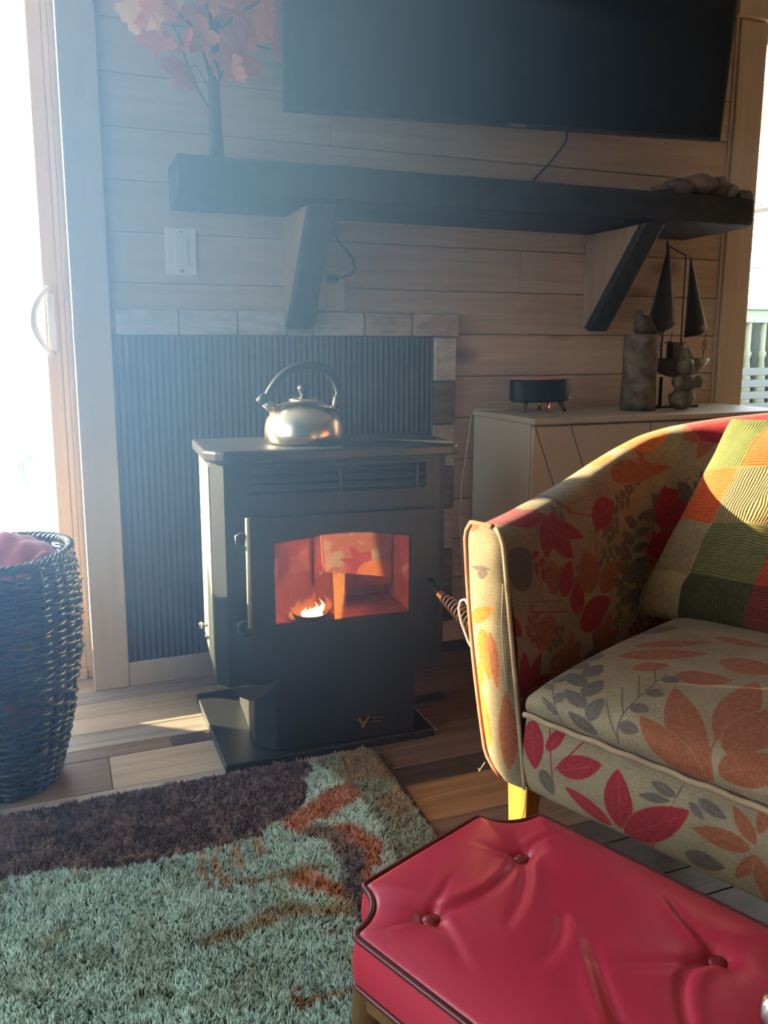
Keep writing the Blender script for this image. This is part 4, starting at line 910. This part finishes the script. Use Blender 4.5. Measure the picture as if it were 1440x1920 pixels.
M['patch'] = print_mat('patchwork_corduroy', np.clip(arr, 0, 1), bs=.9, height=hgt, rough=.9)
fwd = Vector((-.93, .0, .36)).normalized(); G = []; UV = []
n = 56
for side in (1, -1):
    G = []; UV = []
    for i in range(n+1):
        v = i/n; row = []
        for j in range(n+1):
            u = j/n; p = BLc.lerp(BRc, u).lerp(TLc.lerp(TRc, u), v); q = (max(0, 1-abs(2*u-1)**2.6)*max(0, 1-abs(2*v-1)**2.6))**.55
            # edges pull in between the corners
            ctr = BLc.lerp(TRc, .5); pin = .05*(math.sin(PI*u)*abs(2*v-1)**4+math.sin(PI*v)*abs(2*u-1)**4)*.5; p = p.lerp(ctr, pin)
            p = p+fwd*side*(.062 if side > 0 else .035)*q+fwd*.0025*mnoise.noise(Vector((u*7, v*7, side))); row.append(p); UV.append((u, v))
        G.append(row)
    UVa = np.array(UV); o = MB().grid(G).build('front_cover' if side > 0 else 'back_cover', M['patch'] if side > 0 else mottle('tan_backing', (.34,.22,.10), (.38,.25,.12), 30, .9), pl_, smooth=True)
    uvset(o, lambda P: UVa)

# ================================================================== RED OTTOMAN
OC = (.4397, .6004); OZ = .330
ot = empty('red_ottoman', (OC[0], OC[1], 0), CA, 'button-tufted red vinyl ottoman on wooden legs in front of the armchair', 'ottoman')
hs, hw = .1535, .200; nr = .058
out = []
def corner(sx, sy):
    # concave quarter: centre outside at the corner
    P = []
    for k in range(13):
        a = PI/2*k/12; P.append((sx*(hs-nr*math.cos(a)*.98), sy*(hw-nr*.86*math.sin(a))))
    return P   # from (hs-nr, hw) to (hs, hw-nr*.86)
c1 = corner(1,1); c2 = corner(1,-1); c3 = corner(-1,-1); c4 = corner(-1,1)
def seg(a, b, n=14): return [(a[0]+(b[0]-a[0])*k/n, a[1]+(b[1]-a[1])*k/n) for k in range(1, n)]
loop = c1[::1]; loop += seg(c1[-1], c2[-1]); loop += c2[::-1]; loop += seg(c2[0], c3[0]); loop += c3; loop += seg(c3[-1], c4[-1]); loop += c4[::-1]; loop += seg(c4[0], c1[0])
# resample and ease the points
lp = np.array(loop); d = np.r_[0, np.cumsum(np.hypot(*(np.roll(lp, -1, 0)-lp).T))]; u = np.linspace(0, d[-1], 361)[:-1]; lq = np.vstack([lp, lp[:1]])
loop = np.stack([np.interp(u, d, lq[:, 0]), np.interp(u, d, lq[:, 1])], 1)
for _ in range(2): loop = (np.roll(loop, 1, 0)+2*loop+np.roll(loop, -1, 0))/4
btn = [(.065,.1104),(-.083,.112),(.071,-.112),(-.083,-.112)]   # local x=s-.131, y=-(w-.182)
fold = [((-.083,.112),(-.03,.085),(.01,.085),(.065,.1104),.0045,.010), ((.071,-.112),(.02,-.085),(-.03,-.12),(-.07,-.18),.0050,.010), ((.071,-.112),(.09,-.075),(.10,-.05),(.115,-.04),.003,.009),
        ((-.083,.112),(-.06,.125),(-.03,.13),(.0,.150),.0022,.008), ((.065,.1104),(.05,.135),(.045,.15),(.04,.165),.0028,.008), ((.065,.1104),(.03,.07),(-.02,.05),(-.05,.045),.0028,.011), ((-.083,.112),(-.11,.12),(-.12,.13),(-.135,.13),.0022,.008),
        ((.01,.02),(-.02,-.005),(-.05,-.01),(-.07,-.005),.0018,.012), ((.071,-.112),(.03,-.10),(-.01,-.06),(-.03,-.03),.0026,.012), ((-.083,.112),(-.09,.08),(-.11,.05),(-.12,.03),.0018,.010), ((.065,.1104),(.09,.115),(.11,.11),(.125,.10),.002,.008),((-.083,-.112),(-.05,-.06),(-.02,-.04),(.0,-.02),.003,.012)]
FS = []
for p0, p1, p2, p3, dep, wid in fold:
    t = np.linspace(0, 1, 30)[:, None]; P = (1-t)**3*np.array(p0)+3*(1-t)**2*t*np.array(p1)+3*(1-t)*t*t*np.array(p2)+t**3*np.array(p3); FS.append((P, dep, wid))
rings = 84; V = []; 
rr_ = 1-(1-np.linspace(0, 1, rings+1))**1.0
XY = np.concatenate([loop*r_ for r_ in rr_[1:]]); rad = np.repeat(rr_[1:], len(loop))
Zt = .012*(1-rad**5)
Zt -= .0085*np.clip((rad-.965)/.035, 0, 1)**2*.6
for bx, by in btn:
    dd_ = np.hypot(XY[:, 0]-bx, XY[:, 1]-by); an = np.arctan2(XY[:, 1]-by, XY[:, 0]-bx)
    Zt -= .013*np.exp(-(dd_/.011)**1.3)+.006*np.exp(-dd_/.035)
    Zt -= .0016*np.exp(-dd_/.028)*(np.cos(an*5+bx*40)*.5+.5)*np.clip(dd_/.008, 0, 1)
for P, dep, wid in FS:
    dm = np.full(len(XY), 9.); tm = np.zeros(len(XY)); sg_ = np.zeros(len(XY))
    for k in range(len(P)-1):
        a, b = P[k], P[k+1]; ab = b-a; q = XY-a; t = np.clip((q@ab)/(ab@ab), 0, 1); c = q-t[:, None]*ab; dk = np.hypot(*c.T); m_ = dk < dm
        dm = np.where(m_, dk, dm); tm = np.where(m_, (k+t)/29, tm); sg_ = np.where(m_, ab[0]*q[:, 1]-ab[1]*q[:, 0], sg_)
    env = (1-tm)**.6*np.clip(tm*12, 0, 1); x_ = np.sign(sg_)*dm/wid
    Zt += env*dep*(-np.exp(-(x_)**2*3.0)+.55*np.exp(-(x_-1.1)**2*1.6))
vv = np.column_stack([XY, OZ+Zt]); nL = len(loop)
mb = MB(); mb.v = [(0, 0, OZ+.011)]+[tuple(map(float, p)) for p in vv]; mb.f = [(0, 1+k, 1+(k+1) % nL) for k in range(nL)]
for i in range(rings-1):
    for k in range(nL):
        l = (k+1) % nL; a = 1+i*nL; b = a+nL; mb.f.append((a+k, b+k, b+l, a+l))
mb.m = [0]*len(mb.f)
vm = mottle('red_vinyl', (.47,.020,.055), (.54,.030,.070), 5, .36, bs=0, spec=.5); t_, b_ = nt(vm)
nn_ = tnoise(t_, coords(t_), 420, 3); bump(t_, b_, nn_, .10, .0006); M['vinyl'] = vm; b_.inputs['Coat Weight'].default_value = .15; b_.inputs['Coat Roughness'].default_value = .25
mb.build('tufted_top', vm, ot, smooth=True)
# boxing (side band) with slight bulge, then piping
G = []
for i in range(11):
    f = i/10; z = OZ-.004-.056*f; bl = 1+.020*math.sin(PI*f)
    G.append([(p[0]*bl, p[1]*(1+.014*math.sin(PI*f)), z+.0012*mnoise.noise(Vector((p[0]*22, p[1]*22, f*3)))) for p in loop])
MB().grid(G, wrap=True).build('side_band', vm, ot, smooth=True)
dp = mat('dark_red_piping', (.10,.010,.014), .3)
MB().tube([(p[0]*1.004, p[1]*1.004, OZ-.003) for p in loop[::2]], .0034, 8, closed=True).build('top_piping', dp, ot, smooth=True)
MB().tube([(p[0]*1.008, p[1]*1.006, OZ-.056) for p in loop[::2]], .0034, 8, closed=True).build('bottom_piping', dp, ot, smooth=True)
bo = MB().lathe([(0,.0062),(.005,.0058),(.009,.0035),(.0104,.0005),(.008,-.003)], 20).build('button', mat('red_button', (.22,.012,.02), .25), ot, smooth=True)
for k, (bx, by) in enumerate(btn):
    q = bo if k == 0 else bo.copy()
    if k: COL.objects.link(q)
    q.location = (bx, by, OZ-.0040)
MB().add([(p[0]*.97, p[1]*.97, OZ-.058) for p in loop[::6]]+[(p[0]*.97, p[1]*.97, OZ-.082) for p in loop[::6]], [tuple(range(60)), tuple(range(60, 120))[::-1]]+[(i, (i+1) % 60, 60+(i+1) % 60, 60+i) for i in range(60)]).build('wood_frame', M['legwood'], ot)
for sx in (-1, 1):
    for sy in (-1, 1):
        x, y = sx*(hs-.036), sy*(hw-.036)
        lgp = MB().tube([(x+sx*.012, y+sy*.010, 0), (x, y, .25), (x, y, .272)], [.010,.019,.021], 16)
        lgp.build('leg', M['legwood'], ot, smooth=True)
# object lying on the ottoman, cut by the frame
kb = empty('metal_tip', (.500, .432, .345), 0, 'shiny grey and black rounded metal tip lying on the red ottoman, at its near end', 'handle')
d_ = Vector((.80,-.58,.02)).normalized()
P = [d_*x for x in (0,.003,.009,.016,.024,.040,.06,.09,.14)]; P = [Vector((0,0,.022))+p for p in P]
MB().tube(P[:6], [.004,.013,.019,.021,.0215,.021], 20).build('cap', M['chrome'], kb, smooth=True)
MB().tube(P[5:], [.0195,.019,.018,.018], 20).build('grip', M['black'], kb, smooth=True)

# ================================================================== BASKET
bk = empty('wicker_basket', (-.145, 1.775, 0), 0, 'black woven wicker basket full of red blanket by the sliding door', 'basket')
def brad(z): return float(np.interp(z, [0,.03,.08,.155,.27,.375,.44,.49], [.100,.108,.122,.138,.156,.162,.159,.150]))
NS = 26
for k in range(NS):
    a0 = 2*PI*k/NS+rng.normal()*.02; P = []
    for i in range(15):
        z = .49*i/14; r = brad(z)+.001; a = a0+.03*math.sin(z*9+k); P.append((r*math.cos(a), r*math.sin(a), z))
    MB().tube(P, .0042, 6).build('stave', M['wicker'], bk, smooth=True)
z = .008; row = 0
while z < .482:
    P = []; n_ = NS*5; open_ = .16 < z < .22 
    ph_ = PI*(row % 2); r0 = brad(z)
    tilt = rng.normal()*.003; t0 = rng.random()*6.28
    for k in range(n_):
        a = 2*PI*k/n_; wv = math.cos(a*NS/2+ph_)*.0062; zz = z+tilt*math.cos(a-t0)+.0022*mnoise.noise(Vector((a*3, z*60, row)))+.0012*math.sin(a*NS+row)
        r = r0+wv+.0015*mnoise.noise(Vector((a*6, row, 2))); P.append((r*math.cos(a), r*math.sin(a), zz))
    MB().tube(P, .0040+.0006*rng.random(), 6, closed=True, flat=.9).build('weaver', M['wicker'], bk, smooth=True)
    z += (.0150 if open_ else .0070+.0010*rng.random()); row += 1
for q in range(3):
    P = [((.152+.0045*math.cos(a*22+q*2.09))*math.cos(a), (.152+.0045*math.cos(a*22+q*2.09))*math.sin(a), .490+.0055*math.sin(a*22+q*2.09)+.004*math.sin(a*2+1)) for a in [2*PI*k/220 for k in range(220)]]
    MB().tube(P, .0052, 6, closed=True).build('rim_braid', M['wicker'], bk, smooth=True)
for k in range(26):  # loose ends
    a = rng.random()*2*PI; z = .2+.27*rng.random(); r = brad(z)+.004; d_ = Vector((-math.sin(a), math.cos(a), rng.normal()*.4)).normalized()
    p = Vector((r*math.cos(a), r*math.sin(a), z)); MB().tube([p, p+d_*.014+Vector((math.cos(a), math.sin(a), .1))*.005, p+d_*.024+Vector((math.cos(a), math.sin(a), .3))*.012], [.003,.0025,.0012], 5).build('loose_end', M['wicker'], bk)
MB().lathe([(0,.002),(.098,.002),(.100,.008),(0,.008)], 30).build('bottom', M['wicker'], bk)
# blanket
blk = MB(); G = []
for i in range(49):
    f = i/48; row_ = []
    for k in range(96):
        a = 2*PI*k/96
        if f < .5: z = .02+.44*(f/.5); r = brad(z)-.017
        else:
            g = (f-.5)/.5; r = (brad(.46)-.017)*math.cos(g*PI/2)**.8; z = .46+.045*math.sin(g*PI/2)
        x, y = r*math.cos(a), r*math.sin(a)
        if f > .42:
            q = min(1, (f-.42)/.2)
            z += q*(.050*mnoise.noise(Vector((x*9+1.3, y*9, 1)))+.030*abs(mnoise.noise(Vector((x*22, y*13, 5))))+.030*math.exp(-((x-.03)**2+(y+.02)**2)/.0035)+.02*math.exp(-((x-.05)**2+(y+.07)**2)/.0012))
        else:
            r2 = 1+.03*mnoise.noise(Vector((a*3, z*14, 4))); x *= r2; y *= r2
        row_.append((x, y, z))
    G.append(row_)
M['blanket'] = mottle('red_fleece', (.42,.030,.035), (.55,.055,.05), 24, .95, bs=.5); nt(M['blanket'])[1].inputs['Sheen Weight'].default_value = .6
o = blk.grid(G, wrap=True).build('red_blanket', M['blanket'], smooth=True); o.location = (-.145, 1.775, 0)
tag(o, 'red fleece blanket heaped inside the wicker basket', 'blanket')

# ================================================================== MAPLE BRANCHES ON THE MANTEL
mp_ = empty('artificial_maple', (.394, 2.085, 1.337), 0, 'small artificial maple tree with orange and red leaves standing on the mantel', 'tree')
MB().tube([(0,0,0),(.002,0,.03),(0,0,.09),(-.001,0,.16),(.003,0,.22),(.006,.0,.28),(.004,0,.36),(.006,0,.46)], [.022,.0165,.0150,.0145,.012,.009,.007,.004], 14).build('trunk', M['trunk'], mp_, smooth=True)
def pz(px, py): return ((px-402)/764., (305-py)/834.)
br = [((.000,.10),[(372,170),(352,120),(338,75),(318,50)],.0035), ((0,.17),[(380,90),(365,60),(340,40),(300,20)],.005), ((.003,.20),[(412,60),(440,30),(470,10),(500,-10)],.004), ((.004,.24),[(395,20),(385,-20),(370,-60)],.004), ((.004,.26),[(425,0),(440,-40),(455,-80)],.004), ((0,.15),[(425,110),(450,90),(480,80),(510,85)],.003), ((0,.15),[(370,130),(345,140)],.0022)]
for (x0, z0), pts, r in br:
    P = [(x0, 0, z0)]+[(pz(a, b)[0], -.02*(k+1)/len(pts), pz(a, b)[1]) for k, (a, b) in enumerate(pts)]
    MB().tube(P, [r*(1-.15*k) for k in range(len(P))], 8).build('branch', M['trunk'], mp_, smooth=True)
half = [(0,1.0),(.07,.80),(.17,.74),(.12,.60),(.17,.46),(.28,.52),(.34,.66),(.44,.60),(.62,.64),(.60,.50),(.72,.40),(.56,.28),(.50,.16),(.34,.10),(.42,-.02),(.40,-.14),(.24,-.14),(.10,-.20),(.03,-.12)]
outl = half+[(-x, y) for x, y in half[::-1][:-1]]
def leaf_mat(n, c1, c2, edge):
    m = bpy.data.materials.new(n); m.use_nodes = True; t = m.node_tree; b = t.nodes['Principled BSDF']; b.inputs['Roughness'].default_value = .6
    v = coords(t, (1,1,1), rand=5); nn2 = tnoise(t, v, 28, 3); c = ramp(t, nn2, [(.3, c1), (.55, c2), (.75, edge)])
    t.links.new(c, b.inputs['Base Color']); tl = t.nodes.new('ShaderNodeBsdfTranslucent'); t.links.new(c, tl.inputs[0]); mx = t.nodes.new('ShaderNodeMixShader'); mx.inputs[0].default_value = .5
    out_ = t.nodes['Material Output']; t.links.new(b.outputs[0], mx.inputs[1]); t.links.new(tl.outputs[0], mx.inputs[2]); t.links.new(mx.outputs[0], out_.inputs[0]); return m
LM = [leaf_mat('leaf_amber', (.92,.45,.12), (.95,.60,.22), (.90,.28,.10)), leaf_mat('leaf_orange', (.92,.26,.09), (.95,.38,.14), (.82,.14,.08)), leaf_mat('leaf_red', (.80,.12,.09), (.88,.24,.12), (.70,.08,.08))]
def leaf(px, py, s_, ang, tilt, yaw, mi, dy=-.02):
    vs = [(0,0,.04*s_)]+[(x*s_*.62, y*s_*.62-.28*s_, 0) for x, y in outl]
    vs = [(x, y, .12*s_*((x/s_)**2*4)-.05*s_*math.sin(3*y/s_)+.035*s_*mnoise.noise(Vector((x*40+px, y*40, 0)))-(.02*s_ if abs(x) > 1e-6 else 0)) for x, y, z in vs]
    n2 = len(outl); mbx = MB().add(vs, [(0, 1+k, 1+(k+1) % n2) for k in range(n2)])
    o = mbx.build('leaf', LM[mi], mp_, solid=.0008); x, z = pz(px, py)
    o.scale = (1.38, 1.38, 1.38); o.location = (x, dy, z); o.rotation_euler = (PI/2+tilt, ang, yaw); return o
for a in ((282,30,.125,.9,.3,-.5,0),(303,62,.085,2.9,-.2,-.3,1),(335,150,.085,3.6,.3,.4,2),(384,88,.072,2.8,-.3,-.3,1),(448,95,.115,.6,.4,.4,2),(428,132,.080,3.4,-.3,-.2,1),(402,8,.095,3.1,.1,.1,1),(502,30,.080,.9,.5,.7,1),(327,12,.065,-.4,.4,-.8,0),(468,45,.095,.4,.2,.3,2),(518,70,.070,1.5,-.1,.9,2),
          (352,92,.060,2.6,.4,-1.0,2),(300,105,.080,3.3,.5,-.3,2),(440,22,.080,-.2,.3,.1,2),(368,40,.055,.3,.7,.3,1),(480,-12,.095,.2,.2,.2,1),(430,-35,.1,-.3,.3,0,1),(350,-28,.095,.2,.1,-.2,0),(290,-25,.09,.9,.3,-.3,1),(395,-65,.1,0,.2,0,1),(330,-75,.09,.5,.3,-.3,2),(455,-78,.09,-.5,.3,.3,1),(412,170-45,.06,2.2,.3,.8,1)):
    leaf(*a, dy=-.03+.03*rng.random())

# ================================================================== RUG
def strokes(Xp, Yp, pts, w_):
    d = np.full(Xp.shape, 9.)
    if len(pts) == 1: return np.hypot(Xp-pts[0][0], Yp-pts[0][1])-w_
    for (a, b), (c, e_) in zip(pts[:-1], pts[1:]):
        abx, aby = c-a, e_-b; t = np.clip(((Xp-a)*abx+(Yp-b)*aby)/(abx*abx+aby*aby), 0, 1); d = np.minimum(d, np.hypot(Xp-a-t*abx, Yp-b-t*aby))
    return d-w_
def vnoise(Xp, Yp, f, seed):
    r = np.random.default_rng(seed); g = r.random((64, 64)); x = (Xp*f+100) % 63; y = (Yp*f+100) % 63; xi = x.astype(int); yi = y.astype(int); fx = x-xi; fy = y-yi; fx = fx*fx*(3-2*fx); fy = fy*fy*(3-2*fy)
    x2 = np.minimum(xi+1, 63); y2 = np.minimum(yi+1, 63); return (g[yi, xi]*(1-fx)+g[yi, x2]*fx)*(1-fy)+(g[y2, xi]*(1-fx)+g[y2, x2]*fx)*fy
def rugcol(Xp, Yp):
    nx = (vnoise(Xp, Yp, 22, 1)-.5)*.022+(vnoise(Xp, Yp, 70, 2)-.5)*.010; ny = (vnoise(Xp, Yp, 22, 3)-.5)*.022+(vnoise(Xp, Yp, 70, 4)-.5)*.010
    x, y = Xp+nx, Yp+ny; big = vnoise(Xp, Yp, 9, 5)
    C = np.array((.45,.61,.50))*(.85+.35*big[..., None])
    def lay(mask, col): 
        nonlocal C
        mm = np.clip(mask, 0, 1)[..., None]; C = C*(1-mm)+np.array(col)*mm
    sm = lambda d, s_=.008: .5-d/s_
    lay(.45*(vnoise(Xp, Yp, 14, 8) > .72), (.30,.33,.20))
    yb = np.interp(x, [-.6,-.137,.032,.147,.271,.385,.43,.47], [1.42,1.397,1.362,1.35,1.353,1.402,1.49,1.64])
    lay(sm(yb-y, .006), (.085,.042,.038)); lay(sm(yb-y)*np.clip((vnoise(Xp, Yp, 30, 9)-.55)*4, 0, .6), (.16,.085,.065))
    xb = np.interp(y, [.4,.9,1.098,1.225,1.365,1.525,1.62], [.30,.38,.45,.50,.515,.50,.40]); lay(sm(xb-x, .012), (.245,.27,.175)); lay(sm(xb-x)*np.clip((vnoise(Xp, Yp, 16, 12)-.5)*4, 0, .8), (.30,.20,.10))
    lay(.9*sm(strokes(x, y, [(.375,1.367),(.454,1.415),(.489,1.432)], .030), .012), (.48,.17,.075))
    lay(.9*sm(strokes(x, y, [(.448,1.316),(.467,1.243),(.432,1.176)], .026), .012), (.46,.17,.08))
    lay(.9*sm(strokes(x, y, [(.34,1.206),(.373,1.172),(.394,1.150)], .022), .012), (.50,.19,.08))
    lay(.85*sm(strokes(x, y, [(.43,1.25),(.415,1.16),(.40,1.09)], .022), .012), (.11,.085,.09))
    lay(.7*sm(strokes(x, y, [(.40,1.33),(.43,1.30),(.42,1.26)], .018), .012), (.20,.12,.08))
    lay(.75*sm(strokes(x, y, [(.22,1.236),(.298,1.230),(.364,1.232)], .011), .012), (.30,.19,.08))
    lay(.75*sm(strokes(x, y, [(.172,1.118),(.24,1.132),(.31,1.138),(.379,1.110)], .020), .014), (.31,.22,.10))
    for p, q in (((.2,1.346),(.191,1.247)),((.222,1.341),(.212,1.232)),((.257,1.349),(.25,1.27)),((.293,1.353),(.289,1.287))): lay(.9*sm(strokes(x, y, [p, q], .0045), .005), (.52,.27,.13))
    lay(.8*sm(strokes(x, y, [(.051,1.379),(.149,1.366),(.274,1.369),(.377,1.390)], .0025), .004), (.36,.22,.12)); lay(.7*sm(strokes(x, y, [(.13,1.378),(.137,1.33)], .0025), .004), (.40,.27,.15))
    lay(.9*sm(strokes(x, y, [(.259,.972),(.289,.960),(.327,.954),(.353,.939)], .006), .006), (.30,.12,.05)); lay(.9*sm(strokes(x, y, [(.26,.985),(.259,.945)], .005), .006), (.30,.12,.05))
    lay(.6*sm(np.abs(np.hypot(Xp+.075, (Yp-1.388)*1.0)-.062)-.002, .004), (.36,.29,.20))
    lay(.6*sm(strokes(x, y, [(-.068,1.196),(-.038,1.221)], .016), .02), (.30,.30,.13)); lay(.6*sm(strokes(x, y, [(-.17,1.09),(-.14,1.10)], .008), .01), (.33,.15,.07))
    lay(.7*sm(strokes(x, y, [(.33,1.075),(.36,1.06)], .006), .008), (.33,.2,.1)); lay(.5*sm(strokes(x, y, [(.10,1.25),(.15,1.235)], .006), .008), (.34,.33,.2))
    lay(.5*sm(strokes(x, y, [(.20,1.49),(.33,1.52)], .03), .03)*(vnoise(Xp, Yp, 60, 20) > .5), (.17,.11,.10))
    return C
RX1 = lambda y: .6085+(y-1.267)*.0425
rg = empty('shag_rug', (-.05, .9, 0), 0, 'shaggy teal, brown and orange rug on the wooden floor', 'rug')
x0, y0, y1 = -1.35, .10, 1.600; nx, ny = 240, 190; G = []
for j in range(ny+1):
    y = y0+(y1-y0)*j/ny; G.append([(x0+(RX1(y)-x0)*i/nx, y-.0, .007+.0015*mnoise.noise(Vector((i*.3, j*.3, 0)))) for i in range(nx+1)])
g_ = MB().grid(G); A = np.array(g_.v)
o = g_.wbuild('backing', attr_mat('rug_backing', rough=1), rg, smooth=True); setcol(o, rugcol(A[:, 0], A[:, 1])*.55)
ed = [(p[0], p[1]) for p in (G[0][0], G[0][-1])]+[(G[j][-1][0], G[j][-1][1]) for j in range(1, ny+1, 6)]+[(G[-1][-1][0], G[-1][-1][1]), (G[-1][0][0], G[-1][0][1])]
MB().tube([(a, b, .005) for a, b in ed], .0045, 6, closed=True).wbuild('edge_binding', mat('rug_binding', (.045,.022,.02), .9), rg)
# pile: bent three-sided tufts
n_t = 190000; tx = rng.random(n_t); X_ = np.where(tx < .82, -.32+rng.random(n_t)*.92, -1.3+rng.random(n_t)*1.9); Y_ = np.where(tx < .82, .80+rng.random(n_t)*.80, .12+rng.random(n_t)*1.48)
X_ = np.where(X_ > RX1(Y_)-.004, X_-.5*rng.random(n_t), X_); cl = vnoise(X_, Y_, 150, 31)-.5; cl2 = vnoise(X_, Y_, 150, 32)-.5
Lh = .0105+.005*rng.random(n_t)+.004*vnoise(X_, Y_, 60, 33); lean = np.stack([cl*.018+rng.normal(size=n_t)*.0028, cl2*.018+rng.normal(size=n_t)*.0028], 1)
an = rng.random(n_t)*6.28; r0 = .00125+.0005*rng.random(n_t)
Vt = np.zeros((n_t, 7, 3))
for k in range(3):
    a = an+k*2.094; Vt[:, k, 0] = X_+r0*np.cos(a); Vt[:, k, 1] = Y_+r0*np.sin(a); Vt[:, k, 2] = .006
    Vt[:, 3+k, 0] = X_+lean[:, 0]*.45+r0*.9*np.cos(a+.6); Vt[:, 3+k, 1] = Y_+lean[:, 1]*.45+r0*.9*np.sin(a+.6); Vt[:, 3+k, 2] = .006+Lh*.62
Vt[:, 6, 0] = X_+lean[:, 0]; Vt[:, 6, 1] = Y_+lean[:, 1]; Vt[:, 6, 2] = .006+Lh*(1-.25*np.abs(cl))
base = (np.arange(n_t)*7)[:, None]
quads = np.concatenate([base+np.array([k, (k+1) % 3, 3+(k+1) % 3, 3+k]) for k in range(3)]); tris = np.concatenate([base+np.array([3+k, 3+(k+1) % 3, 6]) for k in range(3)])
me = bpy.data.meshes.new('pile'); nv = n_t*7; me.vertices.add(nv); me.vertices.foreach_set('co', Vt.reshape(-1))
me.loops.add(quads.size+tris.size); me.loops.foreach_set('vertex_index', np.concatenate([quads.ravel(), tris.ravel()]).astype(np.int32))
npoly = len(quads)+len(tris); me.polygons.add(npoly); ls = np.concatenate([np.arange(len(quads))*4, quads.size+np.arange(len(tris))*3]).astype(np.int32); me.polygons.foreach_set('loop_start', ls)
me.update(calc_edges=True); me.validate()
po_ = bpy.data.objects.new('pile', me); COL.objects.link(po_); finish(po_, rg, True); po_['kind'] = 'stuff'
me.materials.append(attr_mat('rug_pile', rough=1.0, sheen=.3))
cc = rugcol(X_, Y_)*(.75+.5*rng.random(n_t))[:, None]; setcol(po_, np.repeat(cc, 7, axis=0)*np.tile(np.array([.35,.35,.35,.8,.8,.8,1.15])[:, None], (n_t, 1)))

# ================================================================== GLARE
def glare_mat():
    m = bpy.data.materials.new('lens_glare_volume'); m.use_nodes = True; t = m.node_tree; t.nodes.clear(); o = t.nodes.new('ShaderNodeOutputMaterial')
    v = t.nodes.new('ShaderNodeVolumeScatter'); v.inputs['Color'].default_value = (.29,.56,1.0,1); v.inputs['Anisotropy'].default_value = .42
    g = t.nodes.new('ShaderNodeTexGradient'); g.gradient_type = 'SPHERICAL'; tc = t.nodes.new('ShaderNodeTexCoord'); t.links.new(tc.outputs['Object'], g.inputs[0])
    p = t.nodes.new('ShaderNodeMath'); p.operation = 'POWER'; p.inputs[1].default_value = 2.0; t.links.new(g.outputs['Fac'], p.inputs[0])
    q = t.nodes.new('ShaderNodeMath'); q.operation = 'MULTIPLY'; q.inputs[1].default_value = GLARE; t.links.new(p.outputs[0], q.inputs[0]); t.links.new(q.outputs[0], v.inputs['Density'])
    ab = t.nodes.new('ShaderNodeVolumeAbsorption'); ab.inputs['Color'].default_value = (.29,.56,1.0,1); t.links.new(q.outputs[0], ab.inputs['Density']); ad = t.nodes.new('ShaderNodeAddShader'); t.links.new(v.outputs[0], ad.inputs[0]); t.links.new(ab.outputs[0], ad.inputs[1])
    t.links.new(ad.outputs[0], o.inputs['Volume']); return m
# added volume imitating lens glare: densest inside the door, fading to its rim
hz = MB().blob((0,0,0), (1,1,1), 32, 20).build('lens_glare', glare_mat(), smooth=True); hz.scale = (.97, .95, 1.20); hz.location = (-.06, 1.20, 1.17)
hz['kind'] = 'stuff'; hz['label'] = 'added bluish veil imitating lens glare inside the sliding door'; hz['category'] = 'lens_glare'
